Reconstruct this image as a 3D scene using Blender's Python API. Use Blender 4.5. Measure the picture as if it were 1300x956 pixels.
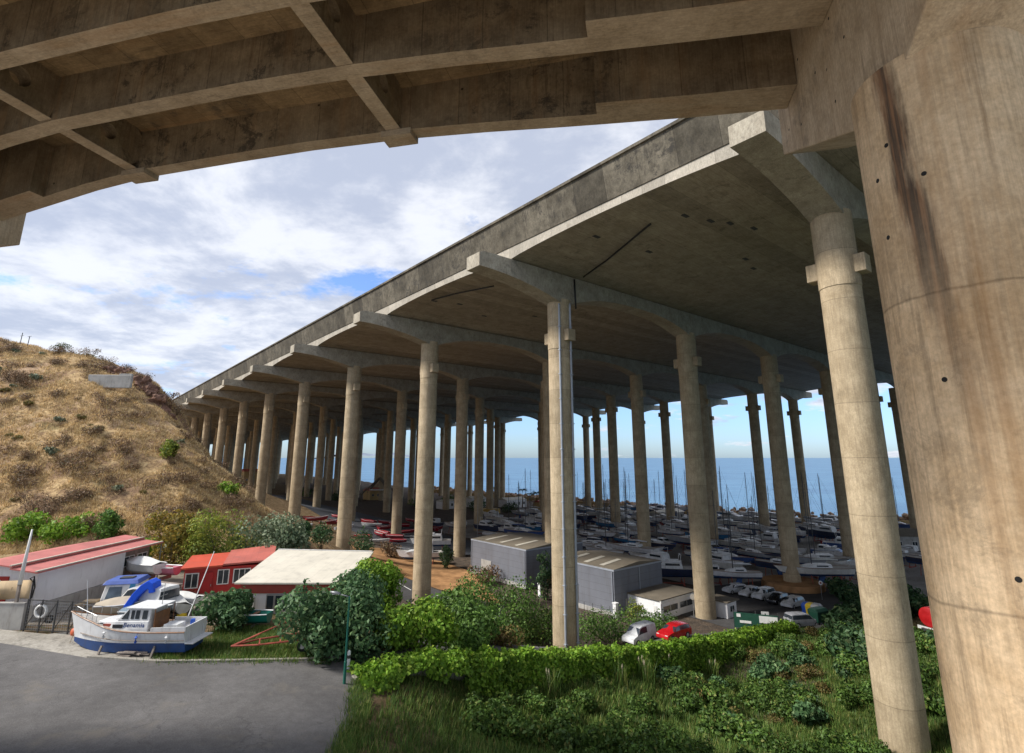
import bpy, bmesh, math, random
import numpy as np
from mathutils import Vector, Matrix, noise
R = math.radians
random.seed(7); NR = np.random.default_rng(11)
for o in list(bpy.data.objects): bpy.data.objects.remove(o)
SC = bpy.context.scene
COL = SC.collection
H = 27.0                    # eye height above the sea

# ------------------------------------------------------------------ camera
PITCH = 12.5; FPX = 668.0
cd = bpy.data.cameras.new('camera'); cam = bpy.data.objects.new('camera', cd); COL.objects.link(cam)
cd.sensor_width = 36; cd.lens = 36 * FPX / 1300; cd.shift_y = -45 / 1300
cd.clip_start = 0.1; cd.clip_end = 90000
cam.location = (0, 0, H); cam.rotation_euler = (R(90 + PITCH), 0, 0)
SC.camera = cam

# ------------------------------------------------------------------ light, sky, exposure
SUN_AZ, SUN_EL = -100.0, 43.0     # compass degrees from +Y (clockwise), elevation
w = bpy.data.worlds.new('World'); SC.world = w; w.use_nodes = True
nt = w.node_tree; nt.nodes.clear()
def N(t, kind, **kw):
    n = t.nodes.new(kind)
    for k, v in kw.items(): setattr(n, k, v)
    return n
def setin(n, **kw):
    for k, v in kw.items(): n.inputs[k.replace('_', ' ')].default_value = v
    return n
sky = N(nt, 'ShaderNodeTexSky', sky_type='NISHITA'); sky.sun_disc = False
sky.sun_elevation = R(SUN_EL); sky.sun_rotation = R(SUN_AZ); sky.altitude = 30; sky.air_density = 1.0; sky.dust_density = 0.6; sky.ozone_density = 2.0
tc = N(nt, 'ShaderNodeTexCoord')
sep = N(nt, 'ShaderNodeSeparateXYZ'); nt.links.new(tc.outputs['Generated'], sep.inputs[0])
def wm(op, a, b=None, c=None, clamp=False):
    n = N(nt, 'ShaderNodeMath', operation=op); n.use_clamp = clamp
    for i, x in enumerate((a, b, c)):
        if x is None: continue
        if hasattr(x, 'links'): nt.links.new(x, n.inputs[i])
        else: n.inputs[i].default_value = x
    return n.outputs[0]
def wmap(x, a, b, c, d):
    n = N(nt, 'ShaderNodeMapRange', interpolation_type='SMOOTHSTEP'); nt.links.new(x, n.inputs[0])
    for i, y in enumerate((a, b, c, d)): n.inputs[i + 1].default_value = y
    return n.outputs[0]
zz = wm('ADD', wm('MAXIMUM', sep.outputs[2], 0.0), 0.16)
cx = wm('DIVIDE', sep.outputs[0], zz); cy = wm('DIVIDE', sep.outputs[1], zz)
cmb = N(nt, 'ShaderNodeCombineXYZ'); nt.links.new(cx, cmb.inputs[0]); nt.links.new(cy, cmb.inputs[1]); cmb.inputs[2].default_value = 3.7
def wnoise(scale, det, rough, dist=0.0, vec=None):
    n = N(nt, 'ShaderNodeTexNoise'); nt.links.new(vec or cmb.outputs[0], n.inputs['Vector'])
    setin(n, Scale=scale, Detail=det, Roughness=rough, Distortion=dist); return n.outputs['Fac']
big = wnoise(1.35, 12, 0.62, 0.12); fine = wnoise(3.6, 12, 0.66, 0.1)
dens = wm('ADD', wm('MULTIPLY', big, 0.75), wm('MULTIPLY', fine, 0.25))
# heavier cover high up, clear blue band low over the sea with small cumulus
cov = wmap(sep.outputs[2], 0.05, 0.15, 0.0, 1.0)
thr = wm('SUBTRACT', 0.56, wm('MULTIPLY', cov, 0.185))
cl = wm('DIVIDE', wm('SUBTRACT', dens, thr), 0.075, clamp=True)
cl2 = wm('MULTIPLY', wm('SMOOTH_MIN', cl, 1.0, 0.2), 0.96, clamp=True)
shade = wmap(wnoise(2.1, 12, 0.62, 0.15), 0.38, 0.60, 0.0, 1.0)
ccol = N(nt, 'ShaderNodeMix', data_type='RGBA'); nt.links.new(shade, ccol.inputs[0])
ccol.inputs[6].default_value = (2.45, 2.68, 3.25, 1); ccol.inputs[7].default_value = (4.15, 4.25, 4.5, 1)
# tint the clear sky a bit toward the photograph's blue
mx = N(nt, 'ShaderNodeMix', data_type='RGBA'); nt.links.new(cl2, mx.inputs[0])

tint = N(nt, 'ShaderNodeMix', data_type='RGBA', blend_type='MULTIPLY'); tint.inputs[0].default_value = 1.0
tcol = N(nt, 'ShaderNodeMix', data_type='RGBA'); nt.links.new(wmap(sep.outputs[2], 0.0, 0.28, 0.0, 1.0), tcol.inputs[0])
tcol.inputs[6].default_value = (.46, .60, .87, 1); tcol.inputs[7].default_value = (.68, .77, .96, 1)
nt.links.new(sky.outputs[0], tint.inputs[6]); nt.links.new(tcol.outputs[2], tint.inputs[7])
nt.links.new(tint.outputs[2], mx.inputs[6]); nt.links.new(ccol.outputs[2], mx.inputs[7])
bg = N(nt, 'ShaderNodeBackground'); bg.inputs[1].default_value = 0.115
nt.links.new(mx.outputs[2], bg.inputs[0])
wo = N(nt, 'ShaderNodeOutputWorld'); nt.links.new(bg.outputs[0], wo.inputs[0])
sl = bpy.data.lights.new('sun', 'SUN'); sl.energy = 2.6; sl.angle = R(9); sl.color = (1.0, 0.95, 0.87)
so = bpy.data.objects.new('sun', sl); COL.objects.link(so)
sd = Vector((math.sin(R(SUN_AZ)) * math.cos(R(SUN_EL)), math.cos(R(SUN_AZ)) * math.cos(R(SUN_EL)), math.sin(R(SUN_EL))))
so.rotation_euler = sd.to_track_quat('Z', 'Y').to_euler(); so.location = sd * 200
SC.view_settings.view_transform = 'Standard'; SC.view_settings.look = 'None'
SC.view_settings.exposure = 1.05; SC.view_settings.gamma = 1.0; SC.view_settings.use_curve_mapping = False
SC.cycles.use_denoising = True
SC.cycles.max_bounces = 8; SC.cycles.diffuse_bounces = 5; SC.cycles.glossy_bounces = 3; SC.cycles.transmission_bounces = 4

# ------------------------------------------------------------------ picture geometry used for laying the site out
cp, sp = math.cos(R(PITCH)), math.sin(R(PITCH))
def ray(px, py):
    u, v = px - 650.0, 433.0 - py
    return u, FPX * cp - v * sp, FPX * sp + v * cp
def at_z(px, py, zrel):
    u, f, up = ray(px, py); k = zrel / up
    return u * k, f * k
def at_y(px, py, Y):
    u, f, up = ray(px, py); return u / f * Y, Y, up / f * Y + H

# ------------------------------------------------------------------ object helpers
def tag(o, label=None, cat=None, group=None, kind=None):
    if label: o['label'] = label
    if cat: o['category'] = cat
    if group: o['group'] = group
    if kind: o['kind'] = kind
    return o
def thing(name, label, cat, loc=(0, 0, 0), rz=0.0, group=None):
    o = bpy.data.objects.new(name, None); COL.objects.link(o)
    o.location = loc; o.rotation_euler = (0, 0, rz); o.empty_display_size = 0.5
    return tag(o, label, cat, group)
def dup(root, loc, rz, label=None, group=None, scale=None, color=None):
    r = root.copy(); COL.objects.link(r); r.location = loc; r.rotation_euler = (0, 0, rz)
    if scale: r.scale = (scale,) * 3 if not hasattr(scale, '__len__') else scale
    if label: r['label'] = label
    if group: r['group'] = group
    if color: r.color = color
    for ch in list(root.children):
        c = ch.copy(); COL.objects.link(c); c.parent = r
        if color: c.color = color
        for g in ch.children:
            d = g.copy(); COL.objects.link(d); d.parent = c
            if color: d.color = color
    return r
class MB:
    def __init__(s): s.v = []; s.f = []
    def add(s, vs, fs):
        b = len(s.v); s.v += [tuple(x) for x in vs]; s.f += [tuple(i + b for i in q) for q in fs]; return s
    def box(s, c, d, rz=0.0, m=None):
        x, y, z = (k / 2 for k in d)
        p = [Vector((i * x, j * y, k * z)) for k in (-1, 1) for j in (-1, 1) for i in (-1, 1)]
        rot = m if m is not None else Matrix.Rotation(rz, 3, 'Z')
        p = [rot @ q + Vector(c) for q in p]
        return s.add(p, [(0, 2, 3, 1), (4, 5, 7, 6), (0, 1, 5, 4), (2, 6, 7, 3), (0, 4, 6, 2), (1, 3, 7, 5)])
    def bar(s, a, b, wd, ht=None):
        a, b = Vector(a), Vector(b); d = b - a; L = d.length
        if L < 1e-6: return s
        q = d.to_track_quat('X', 'Z').to_matrix()
        return s.box((a + b) / 2, (L, wd, ht or wd), m=q)
    def tube(s, pts, r, n=8, cap=True):
        pts = [Vector(p) for p in pts]; rs = r if hasattr(r, '__len__') else [r] * len(pts)
        b = len(s.v)
        for i, p in enumerate(pts):
            d = (pts[min(i + 1, len(pts) - 1)] - pts[max(i - 1, 0)]).normalized()
            q = d.to_track_quat('Z', 'Y').to_matrix()
            for k in range(n):
                a = 2 * math.pi * k / n
                s.v.append(tuple(p + q @ Vector((math.cos(a) * rs[i], math.sin(a) * rs[i], 0))))
        for i in range(len(pts) - 1):
            for k in range(n):
                k2 = (k + 1) % n
                s.f.append((b + i * n + k, b + i * n + k2, b + (i + 1) * n + k2, b + (i + 1) * n + k))
        if cap:
            s.f.append(tuple(b + k for k in range(n))[::-1]); e = b + (len(pts) - 1) * n
            s.f.append(tuple(e + k for k in range(n)))
        return s
    def loft(s, rings, closed=True, cap=True):
        b = len(s.v); n = len(rings[0])
        for r_ in rings: s.v += [tuple(p) for p in r_]
        for i in range(len(rings) - 1):
            for k in range(n if closed else n - 1):
                k2 = (k + 1) % n
                s.f.append((b + i * n + k, b + i * n + k2, b + (i + 1) * n + k2, b + (i + 1) * n + k))
        if cap and closed:
            s.f.append(tuple(b + k for k in range(n))[::-1]); e = b + (len(rings) - 1) * n
            s.f.append(tuple(e + k for k in range(n)))
        return s
    def prism(s, poly, d):
        d = Vector(d); n = len(poly)
        return s.loft([[Vector(p) for p in poly], [Vector(p) + d for p in poly]])
    def build(s, name, mat, parent=None, smooth=False, bevel=0.0, loc=None, rz=0.0, autosmooth=None, fix=True):
        me = bpy.data.meshes.new(name); me.from_pydata(s.v, [], s.f); me.update()
        if fix:
            bm = bmesh.new(); bm.from_mesh(me); bmesh.ops.recalc_face_normals(bm, faces=bm.faces); bm.to_mesh(me); bm.free()
        return link(name, me, mat, parent, smooth, bevel, loc, rz, autosmooth)
def link(name, me, mat, parent=None, smooth=False, bevel=0.0, loc=None, rz=0.0, autosmooth=None):
    if mat is not None: me.materials.append(mat)
    if smooth or autosmooth:
        me.polygons.foreach_set('use_smooth', [True] * len(me.polygons))
    if autosmooth:
        me.set_sharp_from_angle(angle=R(autosmooth))
    o = bpy.data.objects.new(name, me); COL.objects.link(o)
    if parent: o.parent = parent
    if loc is not None: o.location = loc
    if rz: o.rotation_euler = (0, 0, rz)
    if bevel:
        b = o.modifiers.new('bevel', 'BEVEL'); b.width = bevel; b.segments = 2; b.limit_method = 'ANGLE'; b.angle_limit = R(40)
    return o
def np_mesh(name, V, F):
    me = bpy.data.meshes.new(name); V = np.asarray(V, dtype=np.float32); F = np.asarray(F, dtype=np.int32)
    k = F.shape[1]
    me.vertices.add(len(V)); me.vertices.foreach_set('co', V.ravel())
    me.loops.add(F.size); me.loops.foreach_set('vertex_index', F.ravel())
    me.polygons.add(len(F)); me.polygons.foreach_set('loop_start', np.arange(0, F.size, k, dtype=np.int32))
    me.update(calc_edges=True); return me

# ------------------------------------------------------------------ materials
class T:
    """small wrapper round a node tree"""
    def __init__(s, name):
        s.m = bpy.data.materials.new(name); s.m.use_nodes = True; s.t = s.m.node_tree
        s.b = s.t.nodes['Principled BSDF']; s.out = s.t.nodes['Material Output']
        s.b.inputs['Specular IOR Level'].default_value = 0.3
    def n(s, k, **kw): return N(s.t, k, **kw)
    def l(s, a, b): s.t.links.new(a, b)
    def val(s, sock, x):
        if hasattr(x, 'links'): s.l(x, sock)
        else: sock.default_value = x
    def pos(s, obj=False):
        return s.n('ShaderNodeTexCoord').outputs['Object'] if obj else s.n('ShaderNodeNewGeometry').outputs['Position']
    def sc(s, v, x, y, z, off=None):
        n = s.n('ShaderNodeMapping'); s.l(v, n.inputs[0]); n.inputs['Scale'].default_value = (x, y, z)
        if off: n.inputs['Location'].default_value = off
        return n.outputs[0]
    def noise(s, v, scale, det=5, rough=.55, dist=0.0, col=False):
        n = s.n('ShaderNodeTexNoise'); s.l(v, n.inputs['Vector']); setin(n, Scale=scale, Detail=det, Roughness=rough, Distortion=dist)
        return n.outputs['Color' if col else 'Fac']
    def math(s, op, a, b=None, c=None, clamp=False):
        n = s.n('ShaderNodeMath', operation=op); n.use_clamp = clamp
        for i, x in enumerate((a, b, c)):
            if x is not None: s.val(n.inputs[i], x)
        return n.outputs[0]
    def rng(s, x, a, b, c=0.0, d=1.0, smooth=True):
        n = s.n('ShaderNodeMapRange'); n.interpolation_type = 'SMOOTHSTEP' if smooth else 'LINEAR'; s.l(x, n.inputs[0])
        for i, y in enumerate((a, b, c, d)): n.inputs[i + 1].default_value = y
        return n.outputs[0]
    def mix(s, f, a, b, mode='MIX'):
        n = s.n('ShaderNodeMix', data_type='RGBA', blend_type=mode); s.val(n.inputs[0], f)
        for i, x in ((6, a), (7, b)):
            if hasattr(x, 'links'): s.l(x, n.inputs[i])
            else: n.inputs[i].default_value = (*x, 1) if len(x) == 3 else x
        return n.outputs[2]
    def mulv(s, c, f):
        n = s.n('ShaderNodeVectorMath', operation='SCALE'); s.l(c, n.inputs[0]); s.val(n.inputs['Scale'], f); return n.outputs[0]
    def ramp(s, f, stops):
        n = s.n('ShaderNodeValToRGB'); s.l(f, n.inputs[0]); e = n.color_ramp.elements
        while len(e) < len(stops): e.new(0.5)
        for i, (p, c) in enumerate(stops): e[i].position = p; e[i].color = (*c, 1)
        return n.outputs[0]
    def bump(s, h, strength, dist=.05):
        n = s.n('ShaderNodeBump'); s.l(h, n.inputs['Height']); n.inputs['Strength'].default_value = strength; n.inputs['Distance'].default_value = dist
        s.l(n.outputs[0], s.b.inputs['Normal'])
    def xyz(s, v):
        n = s.n('ShaderNodeSeparateXYZ'); s.l(v, n.inputs[0]); return n.outputs
    def base(s, c): s.val(s.b.inputs['Base Color'], c if hasattr(c, 'links') else ((*c, 1) if len(c) == 3 else c)); return s
    def rough(s, r): s.val(s.b.inputs['Roughness'], r); return s

def plain(name, c, rough=.6, var=.12, scale=1.5, metal=0.0, dirt=0.0, obj=True, spec=.4):
    t = T(name); p = t.pos(obj)
    a = t.noise(p, scale, 6, .6); f = t.rng(a, .3, .7, 1 - var, 1 + var)
    rgb = t.n('ShaderNodeRGB'); rgb.outputs[0].default_value = (*c, 1)
    col = t.mulv(rgb.outputs[0], f)
    if dirt:
        d = t.rng(t.noise(t.sc(p, 2.2, 2.2, .5), 1.3, 8, .68), .5, .74)
        col = t.mix(t.math('MULTIPLY', d, dirt), col, (.09, .07, .05))
    t.base(col).rough(t.rng(a, .3, .7, max(.04, rough - .1), min(1, rough + .1)))
    t.b.inputs['Metallic'].default_value = metal; t.b.inputs['Specular IOR Level'].default_value = spec
    return t.m
def tinted(name, rough=.35, dirt=.25):
    """paint that takes its colour from the object, so copies can differ"""
    t = T(name); p = t.pos(True); oi = t.n('ShaderNodeObjectInfo')
    a = t.noise(p, 1.1, 6, .6)
    col = t.mulv(oi.outputs['Color'], t.rng(a, .3, .7, .86, 1.08))
    d = t.rng(t.noise(t.sc(p, 1.6, 1.6, .4), 1.6, 8, .68), .52, .76)
    t.base(t.mix(t.math('MULTIPLY', d, dirt), col, (.12, .10, .07))).rough(t.rng(a, .3, .7, rough - .08, rough + .15))
    t.b.inputs['Specular IOR Level'].default_value = .45
    return t.m
def concrete(name, lo, hi, obj=False, axes=(1, 1, 1), joint=0.0, jaxis=2, band=.1, streak=.35, mould=.0, plank=0.0, paxis=0, pvar=.14, pline=.5, holes=0.0, stain=(.07, .045, .025), rust=0.0, jwob=0.0, joff=0.0, grime=(.05, .045, .038)):
    t = T(name); p = t.pos(obj); q = t.xyz(p)
    a = t.noise(p, .55, 12, .74); b = t.noise(p, 9.0, 8, .7); c2 = t.noise(t.sc(p, *[x * 9 for x in axes]), 1.0, 6, .6)
    col = t.mix(t.rng(a, .26, .74), lo, hi)
    f = t.math('MULTIPLY', t.rng(b, .3, .7, .86, 1.13), t.rng(c2, .3, .7, .87, 1.12))
    h = b
    if joint:
        z = q[jaxis]
        if joff: z = t.math('ADD', z, joff)
        if jwob: z = t.math('ADD', z, t.math('MULTIPLY', t.math('SUBTRACT', t.noise(p, .5, 3), .5), jwob))
        zz_ = t.math('DIVIDE', z, joint)
        wn = t.n('ShaderNodeTexWhiteNoise', noise_dimensions='2D' if obj else '1D')
        fl = t.math('FLOOR', zz_)
        if obj:
            oi = t.n('ShaderNodeObjectInfo'); cc = t.n('ShaderNodeCombineXYZ'); t.l(fl, cc.inputs[0]); t.l(t.math('MULTIPLY', oi.outputs['Random'], 97.0), cc.inputs[1]); t.l(cc.outputs[0], wn.inputs['Vector'])
        else: t.l(fl, wn.inputs['W'])
        f = t.math('MULTIPLY', f, t.rng(wn.outputs['Value'], 0, 1, 1 - band, 1 + band, False))
        fr = t.math('PINGPONG', zz_, .5)
        ln = t.rng(fr, .0, .03 / joint + .004, .62, 1.0)
        f = t.math('MULTIPLY', f, ln)
    if plank:
        pz = t.math('DIVIDE', q[paxis], plank)
        wn = t.n('ShaderNodeTexWhiteNoise', noise_dimensions='1D'); t.l(t.math('FLOOR', pz), wn.inputs['W'])
        f = t.math('MULTIPLY', f, t.rng(wn.outputs['Value'], 0, 1, 1 - pvar, 1 + pvar, False))
        f = t.math('MULTIPLY', f, t.rng(t.math('PINGPONG', pz, .5), 0, .022 / plank + .003, pline, 1.0))
    col = t.mulv(col, f)
    if streak:
        s_ = t.noise(t.sc(p, *[x * 2.6 for x in axes]), .9, 9, .68)
        s2 = t.math('MULTIPLY', t.rng(s_, .5, .68), t.rng(t.noise(p, .22, 4), .36, .62, 0.1, 1.0))
        col = t.mix(t.math('MULTIPLY', s2, streak), col, stain)
    if rust:
        s_ = t.noise(t.sc(p, *axes, off=(7, 3, 1)), .6, 6, .6)
        col = t.mix(t.math('MULTIPLY', t.rng(s_, .52, .7), rust), col, (.30, .15, .055))
    if mould:
        m_ = t.noise(t.sc(p, .9, .9, .9, off=(3, 9, 4)), 1.0, 14, .8, .4)
        m2 = t.math('MULTIPLY', t.rng(m_, .51, .60), t.rng(t.noise(p, .17, 4), .44, .58))
        col = t.mix(t.math('MULTIPLY', m2, mould), col, grime)
    if holes:
        v = t.n('ShaderNodeTexVoronoi', feature='F1'); t.l(p, v.inputs['Vector']); setin(v, Scale=holes, Randomness=.35)
        hm = t.rng(v.outputs['Distance'], .035 * holes + .01, .05 * holes + .015, 0.25, 1.0)
        col = t.mulv(col, hm)
    t.base(col).rough(.88); t.b.inputs['Specular IOR Level'].default_value = .2
    t.bump(h, .25, .03)
    return t.m
def leafmat(name, stops, trans=.25, rough=.55):
    t = T(name); g = t.n('ShaderNodeNewGeometry')
    col = t.ramp(g.outputs['Random Per Island'], stops)
    pn = t.noise(g.outputs['Position'], .45, 3)
    col = t.mulv(col, t.rng(pn, .3, .7, .72, 1.25))
    t.base(col).rough(rough); t.b.inputs['Specular IOR Level'].default_value = .25
    tr = t.n('ShaderNodeBsdfTranslucent'); t.l(t.mulv(col, 1.3), tr.inputs['Color'])
    mx = t.n('ShaderNodeMixShader'); mx.inputs[0].default_value = trans
    t.l(t.b.outputs[0], mx.inputs[1]); t.l(tr.outputs[0], mx.inputs[2]); t.l(mx.outputs[0], t.out.inputs[0])
    return t.m

M = {}
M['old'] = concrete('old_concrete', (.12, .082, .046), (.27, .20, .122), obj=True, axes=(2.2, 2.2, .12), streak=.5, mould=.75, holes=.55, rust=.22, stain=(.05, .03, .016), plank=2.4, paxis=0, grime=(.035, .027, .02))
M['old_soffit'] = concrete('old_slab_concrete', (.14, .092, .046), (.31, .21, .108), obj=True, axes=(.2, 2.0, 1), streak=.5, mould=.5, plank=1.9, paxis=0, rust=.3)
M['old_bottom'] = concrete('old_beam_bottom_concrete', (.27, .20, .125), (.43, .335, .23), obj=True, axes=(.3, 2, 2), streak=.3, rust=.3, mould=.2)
M['pier'] = concrete('pier_concrete', (.43, .295, .165), (.66, .50, .325), obj=True, axes=(1.6, 1.6, .07), joint=6.4, joff=2.9, band=.09, streak=.45, rust=.5, mould=.25, jwob=.35)
M['crosshead'] = concrete('crosshead_concrete', (.35, .26, .165), (.53, .42, .295), obj=True, axes=(2, 2, .12), streak=.4, rust=.2, mould=.3, holes=.5)
M['column'] = concrete('column_concrete', (.32, .25, .16), (.52, .42, .285), obj=True, axes=(1.2, 1.2, .09), joint=4.05, band=.10, streak=.25, mould=.15, jwob=.12)
M['beam'] = concrete('deck_beam_concrete', (.29, .255, .20), (.45, .41, .33), obj=True, axes=(1.2, 1.2, .3), streak=.3, mould=.3)
M['soffit'] = concrete('deck_soffit_concrete', (.27, .235, .18), (.41, .365, .29), obj=True, axes=(.15, 1.5, 1), streak=.35, mould=.35, plank=2.4, paxis=1)
M['edge'] = concrete('slab_edge_concrete', (.33, .30, .25), (.46, .42, .35), obj=True, axes=(1, 1, .3), streak=.3, plank=2.4, paxis=1)
M['parapet'] = concrete('parapet_concrete', (.062, .054, .04), (.165, .146, .112), obj=True, axes=(1.5, .55, .10), streak=.85, mould=.95, plank=4.0, paxis=1, pvar=.34, pline=.3, stain=(.045, .04, .034), grime=(.05, .046, .04))
M['ground_concrete'] = concrete('yard_concrete', (.25, .23, .195), (.40, .375, .33), axes=(.6, .6, .6), streak=.4, mould=.4, stain=(.1, .08, .06))
def tarmac(name, c, sc_=1.0):
    t = T(name); p = t.pos(); big = t.noise(p, .18 * sc_, 6, .6); fine = t.noise(p, 22, 6, .75); mid = t.noise(p, 1.6, 10, .72)
    rgb = t.n('ShaderNodeRGB'); rgb.outputs[0].default_value = (*c, 1)
    f = t.math('MULTIPLY', t.math('MULTIPLY', t.rng(big, .35, .65, .84, 1.14), t.rng(fine, .3, .7, .72, 1.28)), t.rng(mid, .3, .7, .86, 1.12))
    col = t.mulv(rgb.outputs[0], f)
    v = t.n('ShaderNodeTexVoronoi', feature='DISTANCE_TO_EDGE'); wv = t.n('ShaderNodeVectorMath', operation='ADD'); t.l(p, wv.inputs[0])
    ns = t.n('ShaderNodeTexNoise'); t.l(p, ns.inputs['Vector']); setin(ns, Scale=.9, Detail=6); sc2 = t.n('ShaderNodeVectorMath', operation='SCALE'); t.l(ns.outputs['Color'], sc2.inputs[0]); sc2.inputs['Scale'].default_value = 1.6
    t.l(sc2.outputs[0], wv.inputs[1]); t.l(wv.outputs[0], v.inputs['Vector']); setin(v, Scale=.33)
    cr = t.math('MULTIPLY', t.rng(v.outputs['Distance'], .004, .012, 1.0, 0.0), t.rng(t.noise(p, .3, 3), .45, .6))
    col = t.mix(t.math('MULTIPLY', cr, .3), col, (.03, .03, .03))
    st = t.rng(t.noise(p, .8, 8, .7), .62, .72); col = t.mix(t.math('MULTIPLY', st, .55), col, (.045, .042, .04))
    gr = t.rng(t.noise(t.sc(p, 1, 1, 1, off=(8, 3, 0)), .35, 9, .7), .55, .72); col = t.mix(t.math('MULTIPLY', gr, .4), col, (.20, .175, .14))
    t.base(col).rough(.9); t.b.inputs['Specular IOR Level'].default_value = .2; t.bump(fine, .4, .02); return t.m
M['asphalt'] = tarmac('asphalt', (.125, .12, .118))
M['asphalt_dark'] = tarmac('dark_asphalt', (.075, .073, .075))
M['dirt'] = plain('orange_dirt', (.36, .20, .095), .95, .35, .4, obj=False, spec=.1)
M['paint'] = plain('white_road_paint', (.7, .7, .68), .7, .1)
M['black_pipe'] = plain('black_pipe', (.02, .02, .022), .5)
M['grey_pipe'] = plain('grey_pipe', (.34, .37, .42), .4, .08)
M['dark'] = plain('dark_void', (.015, .014, .013), .9)
# ------------------------------------------------------------------ terrain
CP = [ # X, Y, Z relative to the eye
(0,0,-9.5),(-20,0,-10.3),(20,0,-9.8),(-40,5,-11),(40,5,-11),(0,15,-11.4),(-20,20,-11.6),(10,18,-11.8),(22,14,-11),(42,18,-13),(-60,15,-10.5),(-30,-20,-11),(30,-20,-11),(80,10,-14),(-90,10,-9),
(-45,32,-10.9),(-36,30,-11.2),(-25,32,-11.5),(-12,31,-12.3),(-9,37,-12.6),(-3,29,-13.9),(4,26,-14),
(-24,40,-11.5),(-35,42,-11.2),(-45,45,-10.8),(-15,42,-12.2),(-15,50,-12.4),(-30,52,-11.3),(-45,55,-10.8),(-9,46,-13.6),(-60,45,-10.3),
(-6,38,-13.3),(3,46,-16),(10.5,52,-17.9),(20.6,61,-19.7),(34,73,-22),
(-2,36,-15.6),(5,33,-15.8),(5,42,-17.4),(12,40,-18.2),(13,49,-19.3),(22,52,-21),(22,57,-21.4),(20,36,-18),(27,41,-19.3),(34,48,-17.9),(45,62,-18.6),(40,72,-21),(31,62,-20.4),(55,75,-19),
(6,65,-21.6),(15,73,-22),(-4,60,-19.2),(-14,90,-22.6),(0,80,-22.5),(-12,70,-19.6),(-24,74,-16.4),(-26,90,-19.5),(-36,114,-17.6),(-55,139,-14.5),(-75,164,-14),(-24,58,-12.4),(-33,98,-15.2),(-22,105,-21.4),(-30,125,-21),(-45,150,-20),
(28,83,-22.7),(49,100,-22.7),(20,110,-22.7),(0,120,-22.7),(60,85,-22),(80,130,-22.7),(105,145,-20.5),(100,185,-22.7),(50,160,-22.7),(0,160,-22.5),(-15,200,-22),(-50,210,-21.5),(-40,280,-22),(-150,380,-20),(60,200,-22.7),(-10,240,-22.5),(-150,300,-18),(-90,230,-19),
(75,75,-20),(95,95,-20),(130,100,-18),(36,88,-22.7),(140,60,-16),
# hill: crest line, foot, flank, back
(-110,110,24.9),(-90,110,20.2),(-80,108,17.5),(-72,104,14.6),(-67.5,101.5,11.5),(-64,99,7.2),(-57,95,2.7),(-48,90.5,-2.6),(-40,85,-7.8),
(-150,112,29),(-74,64,-9.3),(-56,63,-9.8),(-44,62,-10.2),(-34,64,-11.2),(-29,70,-13.2),(-100,62,-8.5),(-34,78,-12.2),(-90,86,8.6),(-74,84,6),(-62,80,1.8),(-52,76,-3),(-44,74,-7),
(-150,160,30),(-110,150,14),(-90,140,4),(-100,180,-2),(-75,130,-5),(-60,115,-5),(-52,108,-8.5),(-46,98,-8.5),(-120,200,-6),(-200,160,33),(-200,250,8),(-160,270,-10),(-130,75,4),(-230,400,-17),(-320,520,-16),(-430,680,-15),(-560,900,-14),(-250,620,-20),(-150,520,-21),(-330,800,-20),(-420,500,6),(-600,700,10),(-330,330,6),(300,200,-16),(300,50,-14)]
CP = np.array(CP, float)
def _k(d): return np.sqrt(d * d + 16.0)
_D = _k(np.hypot(CP[:, None, 0] - CP[None, :, 0], CP[:, None, 1] - CP[None, :, 1]))
_A = np.zeros((len(CP) + 1,) * 2); _A[:-1, :-1] = _D + np.eye(len(CP)) * 0.02; _A[-1, :-1] = 1; _A[:-1, -1] = 1
_W = np.linalg.solve(_A, np.append(CP[:, 2], 0))
OA = np.array([26.4, 40.4]); LD = np.array([-.636, .772]); TD = np.array([.772, .636])
def to_ab(x, y): return (x - OA[0]) * LD[0] + (y - OA[1]) * LD[1], (x - OA[0]) * TD[0] + (y - OA[1]) * TD[1]
def from_ab(a, b): return OA[0] + a * LD[0] + b * TD[0], OA[1] + a * LD[1] + b * TD[1]
def terrain(x, y):
    x = np.atleast_1d(np.asarray(x, float)); y = np.atleast_1d(np.asarray(y, float))
    z = np.empty(len(x))
    for i in range(0, len(x), 20000):
        d = _k(np.hypot(x[i:i+20000, None] - CP[None, :, 0], y[i:i+20000, None] - CP[None, :, 1]))
        z[i:i+20000] = d @ _W[:-1] + _W[-1]
    a, b = to_ab(x, y)
    sh = np.clip((b - 172) / 22, 0, 1)             # seaward edge of the platform
    z = z * (1 - sh) + (-31.0) * sh
    return z + H
def tz(x, y): return float(terrain(x, y)[0])
def on(px, py, dz=0.0):
    """where the sight line through a picture point of the photograph meets the ground"""
    u, f, up = ray(px, py)
    Y = np.arange(12, 420, .1); z = up / f * Y + H; g = terrain(u / f * Y, Y) + dz
    i = np.argmax(z <= g); return u / f * Y[i], Y[i]
def is_hill(x, y):
    """share of dry hillside at a point"""
    u = np.clip((-x - 24 - np.maximum(0, 62 - y) * .9) / 8, 0, 1) * np.clip((y - 58) / 6, 0, 1)
    a, b = to_ab(x, y)
    return u * np.clip((-b - 3) / 7, 0, 1)
gx = np.concatenate([np.arange(-760, -262, 12.), np.arange(-262, 222, 1.6), np.arange(222, 420, 12.)]); gy = np.concatenate([np.arange(-42, 432, 1.6), np.arange(432, 1100, 12.)])
GX, GY = np.meshgrid(gx, gy); X_, Y_ = GX.ravel(), GY.ravel()
Z_ = terrain(X_, Y_); hm = is_hill(X_, Y_)
nz = np.array([noise.fractal(Vector((a * .16, b * .16, 0)), 1.0, 2.0, 5) + .5 * noise.noise(Vector((a * .5, b * .5, 5))) if h_ > 0 else 0.0 for a, b, h_ in zip(X_, Y_, hm)])
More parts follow.
